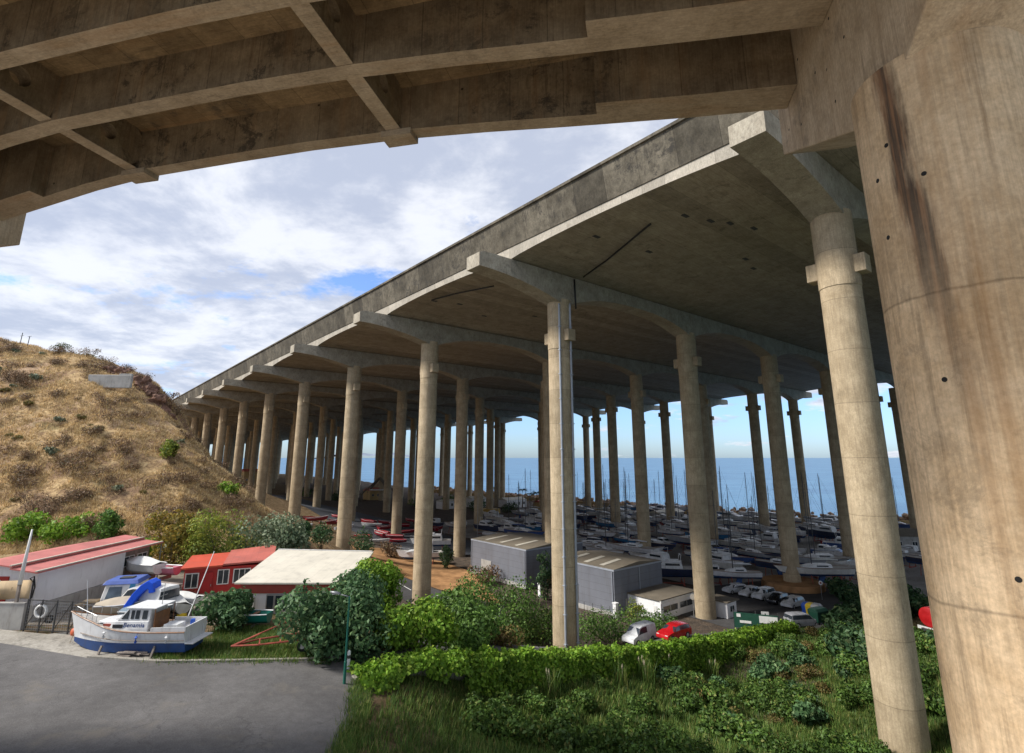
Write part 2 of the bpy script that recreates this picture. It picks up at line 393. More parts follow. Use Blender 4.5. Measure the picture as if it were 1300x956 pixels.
Z_ = Z_ + nz * hm * 1.15
nx = len(gx); idx = np.arange(len(X_)).reshape(len(gy), nx)
F = np.stack([idx[:-1, :-1], idx[:-1, 1:], idx[1:, 1:], idx[1:, :-1]], -1).reshape(-1, 4)
me = np_mesh('ground', np.stack([X_, Y_, Z_], 1), F)
at = me.attributes.new('hill', 'FLOAT', 'POINT'); at.data.foreach_set('value', hm.astype(np.float32))
a_, b_ = to_ab(X_, Y_)
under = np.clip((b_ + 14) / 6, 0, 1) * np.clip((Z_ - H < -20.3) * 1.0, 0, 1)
bank = np.clip((X_ + 8 - (34 - Y_) * .2) / 6, 0, 1) * np.clip((70 - Y_) / 10, 0, 1)
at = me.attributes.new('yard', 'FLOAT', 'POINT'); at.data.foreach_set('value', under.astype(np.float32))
at = me.attributes.new('green', 'FLOAT', 'POINT'); at.data.foreach_set('value', bank.astype(np.float32))
t = T('ground'); p = t.pos()
def attr(n_):
    x = t.n('ShaderNodeAttribute'); x.attribute_name = n_; return x.outputs['Fac']
n1 = t.noise(p, .11, 9, .68); n2 = t.noise(p, .75, 8, .68); n3 = t.noise(p, 3.2, 7, .7)
dry = t.ramp(t.math('ADD', t.math('MULTIPLY', n2, .65), t.math('MULTIPLY', n3, .35)), [(.30, (.13, .08, .05)), (.43, (.30, .20, .11)), (.52, (.50, .345, .18)), (.64, (.64, .49, .27))])
dry = t.mix(t.rng(n1, .49, .58, 0, .75), dry, (.20, .125, .085))
earth = t.rng(t.noise(t.sc(p, 1, 1, 1.6, off=(11, 4, 2)), .085, 10, .72), .53, .60, 0, .85); dry = t.mix(earth, dry, t.mix(t.rng(n3, .4, .6), (.36, .235, .15), (.50, .36, .24)))
dry = t.mix(t.rng(t.noise(t.sc(p, 1, 1, 1, off=(40, 9, 2)), .16, 8, .7), .56, .66, 0, .5), dry, (.13, .13, .05))
soil = t.ramp(n2, [(.3, (.10, .065, .04)), (.5, (.20, .135, .08)), (.7, (.28, .20, .125))])
soil = t.mix(t.rng(n3, .5, .62, 0, .8), soil, (.075, .095, .03))
grn = t.mix(t.rng(n2, .4, .6), (.035, .06, .015), (.10, .13, .03))
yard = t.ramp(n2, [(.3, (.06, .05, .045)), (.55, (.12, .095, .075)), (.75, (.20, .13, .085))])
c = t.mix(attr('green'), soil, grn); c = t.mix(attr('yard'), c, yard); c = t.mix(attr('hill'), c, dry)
t.base(c).rough(.95); t.b.inputs['Specular IOR Level'].default_value = .1
t.bump(t.math('ADD', n2, n3), .9, .35); M['ground'] = t.m
g = link('ground', me, t.m, smooth=True); tag(g, kind='structure')

def drape(name, poly_rows, mat, dz=.05, nu=24, kind='structure'):
    """a strip given by left and right edge points, laid on the terrain"""
    V = []; n = len(poly_rows)
    fine = []
    for i in range(n - 1):
        for k in range(6):
            s_ = k / 6; fine.append([np.array(poly_rows[i][j]) * (1 - s_) + np.array(poly_rows[i + 1][j]) * s_ for j in (0, 1)])
    fine.append([np.array(q) for q in poly_rows[-1]])
    xs = []; ys = []
    for L_, R_ in fine:
        for k in range(nu + 1):
            q = L_ * (1 - k / nu) + R_ * (k / nu); xs.append(q[0]); ys.append(q[1])
    z = terrain(xs, ys) + dz
    m_ = nu + 1; ii = np.arange(len(xs)).reshape(-1, m_)
    F = np.stack([ii[:-1, :-1], ii[:-1, 1:], ii[1:, 1:], ii[1:, :-1]], -1).reshape(-1, 4)
    o = link(name, np_mesh(name, np.stack([xs, ys, z], 1), F), mat, smooth=True)
    return tag(o, kind=kind)

# sea, far island
mb = MB(); mb.add([(-60000, -2000, 0), (60000, -2000, 0), (60000, 60000, 0), (-60000, 60000, 0)], [(0, 1, 2, 3)])
t = T('sea'); p = t.pos()
w1 = t.noise(t.sc(p, 1, .45, 1), .11, 8, .62, .4); w2 = t.noise(p, .012, 6, .6)
col = t.mix(t.rng(w2, .35, .65), (.04, .135, .26), (.065, .185, .32))
foam = t.rng(t.noise(t.sc(p, .35, 1, 1), .10, 9, .66), .725, .76)
t.base(t.mix(foam, col, (.75, .8, .85))).rough(.42); t.b.inputs['Specular IOR Level'].default_value = .35
t.bump(w1, .8, 2.2)
o = mb.build('sea', t.m); tag(o, kind='structure')
mb = MB(); prof = [(-2600, 0), (-2000, 90), (-1500, 210), (-900, 160), (-500, 120), (0, 185), (500, 120), (1100, 60), (1700, 0)]
cxy = (-3450, 15000)
rings = []
for k, sc_ in enumerate((1.0, .7, .3)):
    rings.append([(cxy[0] + x * .8, cxy[1] - 500 + k * 500, z * (.6, 1, .7)[k] + (0 if z else -5)) for x, z in prof])
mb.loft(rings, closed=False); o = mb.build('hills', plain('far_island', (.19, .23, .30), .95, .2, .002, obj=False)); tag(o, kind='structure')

# ------------------------------------------------------------------ new viaduct: deck on six rows of columns
S = 28.7; ROWS = 6; K0, K1 = 0, 25; W0, W1 = -13.6, S * 5 + 13.6
VR = math.atan2(TD[1], TD[0])
via = thing('runway_viaduct', 'huge grey concrete runway deck on six rows of round columns', 'viaduct', (OA[0], OA[1], H), VR)
def beam_bottom(x):
    """underside of a cross beam along its length"""
    if x < 0: s_ = -x / 13.6; return 18.85 + 2.15 * (1 - (1 - s_) ** 2.0)
    if x > S * 5: return beam_bottom(-(x - S * 5))
    u = (x / S) % 1.0; return 18.85 + 2.3 * (1 - abs(2 * u - 1) ** 2.5)
xs = [W0, W0 + .8, W0 + 2, W0 + 4, -7.5, -5, -3, -1.5] + [i * S / 12 for i in range(0, 61)] + [S*5 + q for q in (1.5, 3, 5, 7.5, 9.6, 11.6, 12.8, 13.6)]
mb = MB(); rings = []
for i, x in enumerate(xs):
    zb = beam_bottom(x); zt = 22.85; hw = 1.25
    if i in (0, len(xs) - 1): zt = 22.6
    rings.append([(x, -hw, zb), (x, hw, zb), (x, hw, zt), (x, -hw, zt)])
mb.loft(rings)
b0 = mb.build('cross_beam', M['beam'], via, loc=(0, 32 * -2, 0))
for k in range(-1, 31):
    c_ = b0.copy(); COL.objects.link(c_); c_.parent = via; c_.location = (0, 32 * k, 0)
# slab with a shallow vault between frames
mb = MB(); XA, XB = -8.9, S * 5 + 8.9
ys = []; 
for k in range(-2, 30):
    for j in range(12): ys.append(32 * k + j * 32 / 12)
ys.append(32 * 30)
def soff(y):
    u = (y / 32) % 1.0; return 22.8 + .75 * (1 - (2 * u - 1) ** 2) ** .75
cols_x = np.linspace(XA + .02, XB - .02, 26)
V = [(x, y, soff(y)) for y in ys for x in cols_x]; n = len(cols_x)
Fq = [(j * n + i, j * n + i + 1, (j + 1) * n + i + 1, (j + 1) * n + i) for j in range(len(ys) - 1) for i in range(n - 1)]
mb.add(V, Fq); mb.build('soffit', M['soffit'], via, smooth=True, fix=False)
mb = MB()
for sgn, xe in ((-1, XA), (1, XB)):
    rings = [[(xe, y, soff(y)), (xe, y, 24.4), (xe - sgn * .5, y, 24.4), (xe - sgn * .5, y, soff(y) + .004)] for y in ys]
    mb.loft(rings)
mb.build('slab_edge', M['edge'], via)
mb = MB(); rings = []
for y in (ys[0], ys[-1]):
    rings.append([(XA - .10, y, 24.41), (XA - .75, y, 27.9), (XA - .95, y, 27.95), (XA - .95, y, 28.25), (XA - .35, y, 28.25), (XA + .4, y, 24.41)])
mb.loft(rings)
rings = [[(XB + XA - q[0], q[1], q[2]) for q in r_] for r_ in rings]; mb.loft(rings)
mb.build('parapet', M['parapet'], via)
mb = MB(); mb.box(((XA + XB) / 2, (ys[0] + ys[-1]) / 2, 25.4), (XB - XA - .9, ys[-1] - ys[0], 1.4)); mb.build('deck_slab', M['edge'], via)
M['grate'] = plain('drain_grate', (.06, .062, .066), .7)
# dark drain openings and pipework on the underside
mb = MB()
for (x, y) in ((-2, 12), (1, 11), (3, 10), (6, 9), (-5, 21), (3, 20), (14, 14), (18, 15), (-6, 53), (-2, 52), (5, 55), (12, 50), (22, 54)):
    mb = MB(); mb.box((x, y, soff(y) - .03), (.9, .4, .07)); mb.build('drain_opening', M['grate'], via)
mb = MB(); mb.tube([(1.5, 29, 22.5), (0.2, 24, 22.95), (-3.4, 15.5, 23.2), (-3.6, 15, 23.2)], .11, 8); mb.build('drain_pipe', M['black_pipe'], via, smooth=True)
mb = MB()
mb.tube([(-4.5, 40, 22.85), (-6.0, 47, 23.2), (-7.0, 52, 23.2)], .11, 8); mb.build('drain_pipe', M['black_pipe'], via, smooth=True)
mb = MB(); mb.tube([(1.5, 30.6, 22.6), (1.2, 30.2, 18.5)], .11, 8)
mb.build('drain_pipe', M['black_pipe'], via, smooth=True)

# columns
ORD = 'first second third fourth fifth sixth seventh eighth ninth tenth eleventh twelfth thirteenth fourteenth fifteenth sixteenth seventeenth eighteenth nineteenth twentieth twenty-first twenty-second twenty-third twenty-fourth twenty-fifth twenty-sixth twenty-seventh'.split()
GC = 'round concrete columns under the runway deck'
proto = thing('concrete_column', 'tall round concrete column', 'column', (0, 0, 0), VR, GC)
mb = MB(); n = 40
mb.tube([(0, 0, -30), (0, 0, 13.2), (0, 0, 13.25), (0, 0, 19.6)], [1.45, 1.45, 1.5, 1.5], n); mb.build('shaft', M['column'], proto, autosmooth=40)
for s_ in (-1, 1):
    mb = MB(); mb.box((0, s_ * 1.66, 14.9), (1.25, 1.0, 1.45)); mb.build('bracket', M['column'], proto, bevel=.04)
def plinth(col, r0, zt, mat='ground_concrete'):
    mb = MB(); zb = zt - 1.6
    mb.tube([(0, 0, zb), (0, 0, zt)], [r0, r0 * .97], 28); mb.build('plinth', M[mat], col, autosmooth=40)
NAMED = {(0, 0): 'nearest round concrete column, leaning large beside the giant brown pier',
 (1, 0): 'round concrete column clad with two pale grey drain pipes behind the ivy wall',
 (2, 0): 'round concrete column rising between the ivy mound and the dirt strip',
 (3, 0): 'round concrete column directly behind the white-roofed shed',
 (4, 0): 'round concrete column rising behind the silvery bush at the hill foot',
 (1, 1): 'round concrete column standing by the low white shed and tarmac bend',
 (1, 2): 'round concrete column on the wide round kerbed base behind the parked cars'}
ROWN = ['front row facing the hill', 'second row from the hill side', 'third row from the hill side', 'fourth row from the hill side', 'fifth row from the hill side', 'outermost row beside the sea']
COLS = {}; UNSEEN = set()
def visible_col(k, j):
    if (k, j) in UNSEEN: return False
    x, y = from_ab(32 * k, S * j); r_ = x / y
    if j == 0: return r_ > -.672
    return -.60 < r_ < .755 and k <= (22 if j < 3 else 24)
for k in range(K0, K1 + 1):
    for j in range(ROWS):
        if not visible_col(k, j): continue
        b = S * j - (8.5 if (k, j) == (1, 5) else 0); x, y = from_ab(32 * k, b)
        lab = NAMED.get((k, j)) or 'round concrete column, %s from the camera in the %s' % (ORD[k], ROWN[j])
        COLS[(k, j)] = dup(proto, (x, y, H), VR, lab, GC); COLS[(k, j)]['kind'] = 'thing'
for ch in list(proto.children): bpy.data.objects.remove(ch)
bpy.data.objects.remove(proto)
c = COLS[(1, 0)]
for (dx, dy) in ((-1.1, -1.12), (.35, -1.58)):
    mb = MB(); mb.tube([(dx, dy, -23), (dx, dy, 18.7), (dx + .4, dy + .5, 19.6)], .13, 10)
    for z in range(-20, 19, 3): mb.box((dx, dy, z), (.34, .34, .1))
    mb.build('drain_pipe', M['grey_pipe'], c, smooth=False)
for key, r0, zt, m_ in (((1, 2), 5.2, -21.6, 'dirt'), ((4, 3), 4.2, -19.8, 'yellow'), ((3, 2), 3.6, -21.3, 'dirt'), ((2, 1), 3.2, -21.2, 'dirt'), ((5, 3), 4.2, -19.8, 'yellow'), ((2, 2), 3, -21.5, 'dirt')):
    if key in COLS:
        if m_ == 'yellow' and m_ not in M: M[m_] = plain('yellow_kerb_paint', (.45, .29, .06), .8, .2)
        plinth(COLS[key], r0, zt, m_)

# ------------------------------------------------------------------ old viaduct overhead
AZ = 13.2; OR = -R(AZ); ZD = 15.0
old = thing('old_viaduct_span', 'brown concrete girder span with crossed beams overhead', 'viaduct', (0, 0, H), OR)
ARCH = [(-2.36, .893), (-2.19, .921), (-1.9, .968), (-1.67, .992), (-1.29, 1.0), (-1.01, 1.003), (-.67, .995), (-.4, .978), (-.2, .961), (-.07, .951), (.2, .932), (.45, .919)]
def arch(l):
    xs_, zs_ = zip(*ARCH); return float(np.interp(l / ZD, xs_, zs_)) * ZD
ls = [i * .45 - 35.3 for i in range(0, 94)]; ls = [l for l in ls if l < 6.5] + [6.54]
TOPZ = 17.15
BE = [(20.05, 20.8), (15.75, 16.48), (12.15, 12.85), (8.6, 9.3), (5.3, 6.0)]
for i, (t0, t1) in enumerate(BE):
    mb = MB(); bt = MB(); rings = []; rb = []
    th = .72
    for l in ls:
        z = arch(l)
        rings.append((l, z))
    for (la, lb, tt0, tt1) in ((-35.3, -31.3, t0 - th, t1), (-31.3, -1.0, t0, t1), (-1.0, 6.54, t0 - th, t1)):
        seg = [la] + [l for l in ls if la + .05 < l < lb - .05] + [lb]
        mb.loft([[(l, tt0, arch(l) + .004), (l, tt1, arch(l) + .004), (l, tt1, TOPZ), (l, tt0, TOPZ)] for l in seg])
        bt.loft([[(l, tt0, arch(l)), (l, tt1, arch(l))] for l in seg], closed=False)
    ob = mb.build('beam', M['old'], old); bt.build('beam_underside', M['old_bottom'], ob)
# diaphragms with round holes, between neighbouring beams
def holed(mb, w, h, hx, hz, r, n=24):
    """one face of a plate as a ring of quads round the hole; returns point lists"""
    out, inn = [], []
    for k in range(n):
        a = 2 * math.pi * (k + .5) / n - math.pi; dx, dz = math.cos(a), math.sin(a)
        sx = ((w - hx) if dx > 0 else hx) / max(abs(dx), 1e-6); sz = ((h - hz) if dz > 0 else hz) / max(abs(dz), 1e-6)
        s_ = min(sx, sz); out.append((hx + dx * s_, hz + dz * s_)); inn.append((hx + dx * r, hz + dz * r))
    return out, inn
for (l0, l1) in ((-25.8, -25.1), (-10.75, -10.05)):
    for i in range(len(BE) - 1):
        ta, tb = BE[i + 1][1] + .003, BE[i][0] - .003
        z0 = 15.0; mb = MB(); out, inn = holed(mb, tb - ta, TOPZ - z0, (tb - ta) / 2, 1.05, .42); n = len(out)
        for l in (l0, l1):
            mb.add([(l, ta + x, z0 + z) for x, z in out + inn], [(k, (k + 1) % n, n + (k + 1) % n, n + k) for k in range(n)])
        b = 0
        for k in range(n):
            k2 = (k + 1) % n; mb.f.append((n + k, n + k2, 3 * n + k2, 3 * n + k)); mb.f.append((k, k2, 2 * n + k2, 2 * n + k))
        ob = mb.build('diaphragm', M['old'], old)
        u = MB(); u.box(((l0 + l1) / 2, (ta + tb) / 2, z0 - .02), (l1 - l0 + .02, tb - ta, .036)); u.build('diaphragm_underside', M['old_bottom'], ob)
    # small pads where the diaphragm passes the outer beam
    mb = MB(); mb.box(((l0 + l1) / 2 + .15, 20.42, 14.78), (1.5, .9, .3)); mb.build('bearing_pad', M['old_bottom'], old)
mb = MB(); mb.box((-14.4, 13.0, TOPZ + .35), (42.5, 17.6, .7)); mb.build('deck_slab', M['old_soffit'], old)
# neighbouring span to the right continues the road
nxt = dup(old, (math.cos(OR) * 44.3, math.sin(OR) * 44.3, H), OR, 'brown concrete girder span continuing past the giant pier')
# dark water stain running down the pier's face below the crosshead
_t = [n_ for n_ in M['pier'].node_tree.nodes if n_.type == 'BSDF_PRINCIPLED'][0]
tw = T.__new__(T); tw.m = M['pier']; tw.t = M['pier'].node_tree; tw.b = _t
_old = _t.inputs['Base Color'].links[0].from_socket
q_ = tw.xyz(tw.pos(True)); wob = tw.noise(tw.sc(tw.pos(True), 1.5, 1.5, .22), 1.0, 6, .6)
ang = tw.math('ARCTAN2', tw.math('SUBTRACT', q_[1], 13.77), tw.math('SUBTRACT', q_[0], 7.79))
dev = tw.math('ADD', tw.math('SUBTRACT', ang, -2.62), tw.math('MULTIPLY', tw.math('SUBTRACT', wob, .5), .75))
dev = tw.math('SUBTRACT', dev, tw.math('MULTIPLY', tw.math('SUBTRACT', 9.0, q_[2]), .03))
m1 = tw.math('SUBTRACT', 1.0, tw.rng(tw.math('ABSOLUTE', dev), .03, .19))
m1 = tw.math('MULTIPLY', m1, tw.rng(q_[2], -.5, 6.5, .0, .95))
fs = tw.rng(tw.noise(tw.sc(tw.pos(True), 9, 9, .35), 1.0, 6, .65), .4, .62)
_c = tw.mix(m1, _old, tw.mix(fs, (.05, .036, .028), (.20, .105, .055))); tw.l(_c, _t.inputs['Base Color'])
# hammerhead piers
def zs(t_):
    d = abs(t_ - 13.8)
    if d < 1.3: return 9.06
    return 9.06 + 3.34 * min(1, (d - 1.3) / 6.86)
def pier(l0, label):
    pr = thing('hammerhead_pier', label, 'bridge pier', (0, 0, H), OR)
    mb = MB(); rings = []
    for t_ in [21.96, 20.6, 19.2, 17.8, 16.4, 15.2, 14.4, 13.8, 13.2, 12.5, 11.9, 11, 9.6, 8.2, 6.8, 5.64]:
        z = zs(t_); rings.append([(l0, t_, z), (l0 + 2.46, t_, z), (l0 + 2.46, t_, TOPZ + .65), (l0, t_, TOPZ + .65)])
    mb.loft(rings); mb.build('crosshead', M['crosshead'], pr, bevel=.05)
    mb = MB(); mb.tube([(l0 + 1.23, 13.77, z) for z in (-26, -14, -4, 4, 9.3)], 1.8, 64); mb.build('shaft', M['pier' if l0 > 0 else 'crosshead'], pr, autosmooth=40)
    return pr
PR_ = pier(6.56, 'giant tan concrete pier with hammerhead crosshead filling the right edge')
pier(-37.8, 'concrete hammerhead pier whose crosshead tip pokes in at the left edge')

# tie holes in the near pier: small dark recess plugs in the shaft and the crosshead
for (az_, z) in ((-2.95, 6.6), (-2.72, 7.3), (-2.93, 5.1), (-2.52, 1.6), (-2.35, 6.2), (-2.2, -2.2)):
    cx0, cy0 = 7.79 + 1.8 * math.cos(az_), 13.77 + 1.8 * math.sin(az_); d_ = Vector((math.cos(az_), math.sin(az_), 0))
    mb = MB(); mb.tube([Vector((cx0, cy0, z)) - d_ * .1, Vector((cx0, cy0, z)) + d_ * .004], .055, 10); mb.build('tie_hole', M['dark'], PR_)
for (t_, z) in ((20.9, 12.9), (19.5, 12.2), (17.6, 12.9), (16.4, 10.9), (16.0, 13.6), (17.2, 15.0), (15.2, 12.2), (19.0, 14.6), (14.2, 14.2), (13.4, 12.6)):
    mb = MB(); mb.tube([(6.7, t_, z), (6.556, t_, z)], .05, 10); mb.build('tie_hole', M['dark'], PR_)
# ------------------------------------------------------------------ foliage makers
GREEN = leafmat('green_leaves', [(0, (0.041, 0.084, 0.019)), (.4, (0.074, 0.149, 0.030)), (.75, (0.115, 0.216, 0.043)), (1, (0.176, 0.284, 0.061))])
DEEP = leafmat('deep_green_leaves', [(0, (0.024, 0.061, 0.027)), (.5, (0.054, 0.115, 0.046)), (.85, (0.095, 0.169, 0.068)), (1, (0.162, 0.203, 0.081))])
LIME = leafmat('lime_ivy_leaves', [(0, (0.081, 0.162, 0.016)), (.4, (0.149, 0.284, 0.027)), (.8, (0.230, 0.378, 0.041)), (1, (0.351, 0.459, 0.068))], .3)
CASTOR = leafmat('castor_leaves', [(0, (.038, .085, .034)), (.5, (.072, .15, .06)), (.85, (.115, .205, .085)), (1, (.17, .24, .10))])
GOLD = leafmat('golden_leaves', [(0, (0.121, 0.108, 0.027)), (.45, (0.270, 0.216, 0.041)), (.8, (0.405, 0.270, 0.054)), (1, (0.135, 0.189, 0.041))])
YGREEN = leafmat('yellow_green_leaves', [(0, (0.068, 0.115, 0.020)), (.5, (0.189, 0.243, 0.034)), (1, (0.324, 0.338, 0.054))])
SILVER = leafmat('silvery_leaves', [(0, (0.081, 0.121, 0.068)), (.5, (0.162, 0.216, 0.121)), (1, (0.297, 0.338, 0.216))])
BROWN = leafmat('dry_brown_twigs', [(0, (0.068, 0.043, 0.030)), (.5, (0.176, 0.115, 0.068)), (.8, (0.297, 0.189, 0.115)), (1, (0.135, 0.135, 0.054))], .1)
RUSTY = leafmat('rusty_leaves', [(0, (0.095, 0.061, 0.027)), (.4, (0.189, 0.135, 0.047)), (.7, (0.095, 0.135, 0.034)), (1, (0.270, 0.176, 0.068))])
MIXED = leafmat('mixed_green_leaves', [(0, (.04, .08, .02)), (.45, (.08, .15, .03)), (.85, (.12, .21, .04)), (1, (.19, .19, .05))])
CACT = leafmat('grey_green_pads', [(0, (0.095, 0.121, 0.074)), (.5, (0.176, 0.203, 0.121)), (1, (0.270, 0.284, 0.176))], .05)
STRAW = leafmat('straw_blades', [(0, (.25, .165, .09)), (.35, (.44, .315, .16)), (.7, (.60, .46, .24)), (1, (.70, .57, .34))], .2)
GRASSM = leafmat('grass_blades', [(0, (0.047, 0.095, 0.019)), (.5, (0.095, 0.176, 0.034)), (.85, (0.176, 0.230, 0.054)), (1, (0.338, 0.284, 0.108))], .25)
BARK = plain('bark', (.11, .08, .055), .95, .3, 3.0)

def leaves(P, Nn, size, asp=.55, jit=.5, fold=.18, rng=NR):
    """folded two-triangle leaves at points P, facing roughly along Nn"""
    n = len(P); d = Nn + rng.normal(0, jit, (n, 3)); d /= np.linalg.norm(d, axis=1, keepdims=True) + 1e-9
    a = rng.normal(0, 1, (n, 3)); a[:, 2] -= .4
    u = a - (a * d).sum(1, keepdims=True) * d; u /= np.linalg.norm(u, axis=1, keepdims=True) + 1e-9
    v = np.cross(d, u); s = (size * rng.uniform(.6, 1.35, n))[:, None]
    A = P - u * s * .5; B = P + v * s * asp * .5 + d * s * fold; C = P + u * s * .5; D = P - v * s * asp * .5 + d * s * fold
    V = np.stack([A, B, C, D], 1).reshape(-1, 3); F = np.arange(4 * n).reshape(n, 4)
    return V, F
def blob_points(blobs, n, rng=NR, inner=.45, lump=.28):
    """points through lumpy ellipsoids, crowded toward their skins, with gaps"""
    w_ = np.array([(b[3] * b[4] + b[3] * b[5] + b[4] * b[5]) for b in blobs]); w_ = w_ / w_.sum()
    P, Q = [], []
    for b, k in zip(blobs, rng.multinomial(n, w_)):
        k2 = int(k * 1.6) + 4
        d = rng.normal(0, 1, (k2, 3)); d /= np.linalg.norm(d, axis=1, keepdims=True)
        ph = rng.uniform(0, 6.28, 6)
        f = (np.sin(d[:, 0] * 5 + ph[0]) + np.sin(d[:, 1] * 6 + ph[1]) + np.sin(d[:, 2] * 7 + ph[2]) + np.sin((d[:, 0] + d[:, 1]) * 9 + ph[3]) * .7 + np.sin((d[:, 2] - d[:, 0]) * 11 + ph[4]) * .6) / 4.3
        keep = rng.uniform(0, 1, k2) < .62 + .75 * f + .25
        d = d[keep][:k]; f = f[keep][:k]
        r_ = (1 - rng.uniform(0, 1, len(d)) ** 1.8 * (1 - inner)) * (1 + lump * f)
        P.append(np.array(b[:3]) + d * r_[:, None] * np.array(b[3:6])); Q.append(d / np.array(b[3:6]) * np.mean(b[3:6]))
    return np.concatenate(P), np.concatenate(Q)
def leaf_obj(name, blobs, n, size, mat, parent, asp=.6, jit=.6, floor=None, inner=.45, lump=.28, fold=.18):
    P, Q = blob_points(blobs, n, inner=inner, lump=lump)
    if floor is not None: k = P[:, 2] > floor; P, Q = P[k], Q[k]
    V, F = leaves(P, Q, size, asp, jit, fold); return link(name, np_mesh(name, V, F), mat, parent)
def stems(name, blobs, mat, parent, r=.06, base=(0, 0, -.4)):
    mb = MB()
    for b in blobs:
        p1 = Vector(b[:3]); p0 = Vector(base) + Vector((b[0] * .15, b[1] * .15, 0)); m_ = p0.lerp(p1, .5) + Vector((random.uniform(-.2, .2), random.uniform(-.2, .2), .15))
        mb.tube([p0, m_, p1], [r, r * .7, r * .3], 6)
    return mb.build(name, mat, parent, smooth=True)
def bush(name, label, cat, x, y, blobs, n, size, mat, group=None, z=None, stemr=.06, stemname='stem', rz=0.0, **kw):
    t_ = thing(name, label, cat, (x, y, tz(x, y) if z is None else z), rz, group)
    stems(stemname, blobs, BARK, t_, stemr); leaf_obj('foliage', blobs, n, size, mat, t_, **kw); return t_
def rb(n, R_, h, r, seed, flat=.8):
    """a handful of blobs making an uneven mound of radius R_ and height h"""
    q = random.Random(seed); out = [(0, 0, h * .45, R_ * .62, R_ * .62, h * .5)]
    for i in range(n):
        a = q.uniform(0, 6.28); d = q.uniform(.35, .85) * R_; s_ = r * q.uniform(.7, 1.25)
        out.append((math.cos(a) * d, math.sin(a) * d, h * q.uniform(.25, .78), s_, s_, s_ * flat))
    return out

# ------------------------------------------------------------------ roads, pavements, yard ground
HS = np.array([-9.3, 34.4]); HD = np.array([43.3, 37.6]); HP = np.array([-.656, .755])
def hedge_at(s, off=0.0): q = HS + HD * s + HP * off; return (float(q[0]), float(q[1]))
far = [on(*q) for q in ((0, 818), (60, 828), (110, 837), (200, 843), (300, 842), (380, 840), (432, 838))]
rows = [((-75, 38), (-75, 14))] + [(f_, (f_[0] * .95 + 1.2, 14 + i * .9)) for i, f_ in enumerate(far)]
rows[-1] = (far[-1], (-7.4, 23))
rows += [((-7.4, 39.6), (-8.2, 30)), ((-6.0, 41.2), (-9.2, 34.4)), (hedge_at(.1, 6.6), hedge_at(.07, .6))] + [(hedge_at(s, 6.6), hedge_at(s, .6)) for s in (.2, .35, .5, .65, .8, .92, 1.02)]
drape('road', rows, M['asphalt'], .06)
# pale kerb along the far edge of the road
mb = MB()
for i in range(len(far) - 1):
    a, b = far[i], far[i + 1]
    if i in (0, 1): continue
    mb.bar((a[0], a[1] + .12, tz(*a) + .07), (b[0], b[1] + .12, tz(*b) + .07), .26, .16)
tag(mb.build('kerb', M['ground_concrete']), kind='structure')
drape('pavement', [(on(-60, 796), on(-60, 814)), (on(0, 800), on(0, 818)), (on(60, 806), on(60, 828)), (on(110, 800), on(110, 837)), (on(160, 795), on(160, 841)), (on(215, 806), on(205, 843))], M['ground_concrete'], .045)
drape('yard_ground', [((-52, 60), (-50, 38.5)), ((-40, 60), (-38, 38.5)), ((-30, 58), (-30, 40)), ((-22, 56), (-21, 41))], plain('yard_gravel', (.20, .17, .135), .95, .35, .8, obj=False), .03)
drape('bounce_sheet', [((-60, 24.5), (-60, -34)), ((-30, 23.8), (-30, -34)), ((-8, 22), (-8, -34)), ((6, 14), (6, -34)), ((16, 9), (30, -34)), ((44, 2), (60, -34))], plain('pale_bounce_sheet', (.46, .42, .36), .9, .15, .5, obj=False), .05)  # unseen pale ground, added to bounce sunlight up onto the deck undersides
# strips under the deck
drape('dirt_strip', [(on(446, 692), on(456, 708)), (on(484, 696), on(488, 722)), (on(522, 706), on(536, 741)), (on(560, 713), on(582, 756)), (on(604, 728), on(640, 768))], M['dirt'], .06)
drape('service_road', [(on(474, 719), on(466, 732)), (on(500, 727), on(498, 750)), (on(535, 742), on(520, 766)), (on(580, 757), on(560, 780)), (on(640, 770), on(640, 790))], M['asphalt_dark'], .05)
for a_, b_ in (((506, 741), (522, 750)), ((552, 756), (580, 764))):
    p0, p1 = on(*a_), on(*b_); mb = MB(); mb.bar((*p0, tz(*p0) + .085), (*p1, tz(*p1) + .085), .16, .012); tag(mb.build('road_marking', M['paint']), kind='structure')
rows = []
for a_ in (-2, 10, 22, 34): rows.append((from_ab(a_, 62), from_ab(a_, 30)))
drape('car_park', [(from_ab(46, 36), from_ab(44, 28)), (from_ab(38, 60), from_ab(32, 27)), (from_ab(28, 62), from_ab(22, 24)), (from_ab(18, 60), from_ab(16, 24)), (from_ab(12, 50), from_ab(12, 26))], M['asphalt_dark'], .06)
drape('boat_yard', [(from_ab(a_, 158), from_ab(a_, 62 if a_ < 34 else 46)) for a_ in (-8, 4, 16, 28, 33.9, 34.1, 50, 70, 90, 110, 130, 150)], tarmac('boat_yard_tarmac', (.34, .325, .31)), .04)
drape('far_road', [(from_ab(a_, 44), from_ab(a_, 20)) for a_ in (96, 120, 150, 180, 210, 240, 280)], plain('far_tarmac', (.05, .055, .068), .8, .2, .1, obj=False), .06)

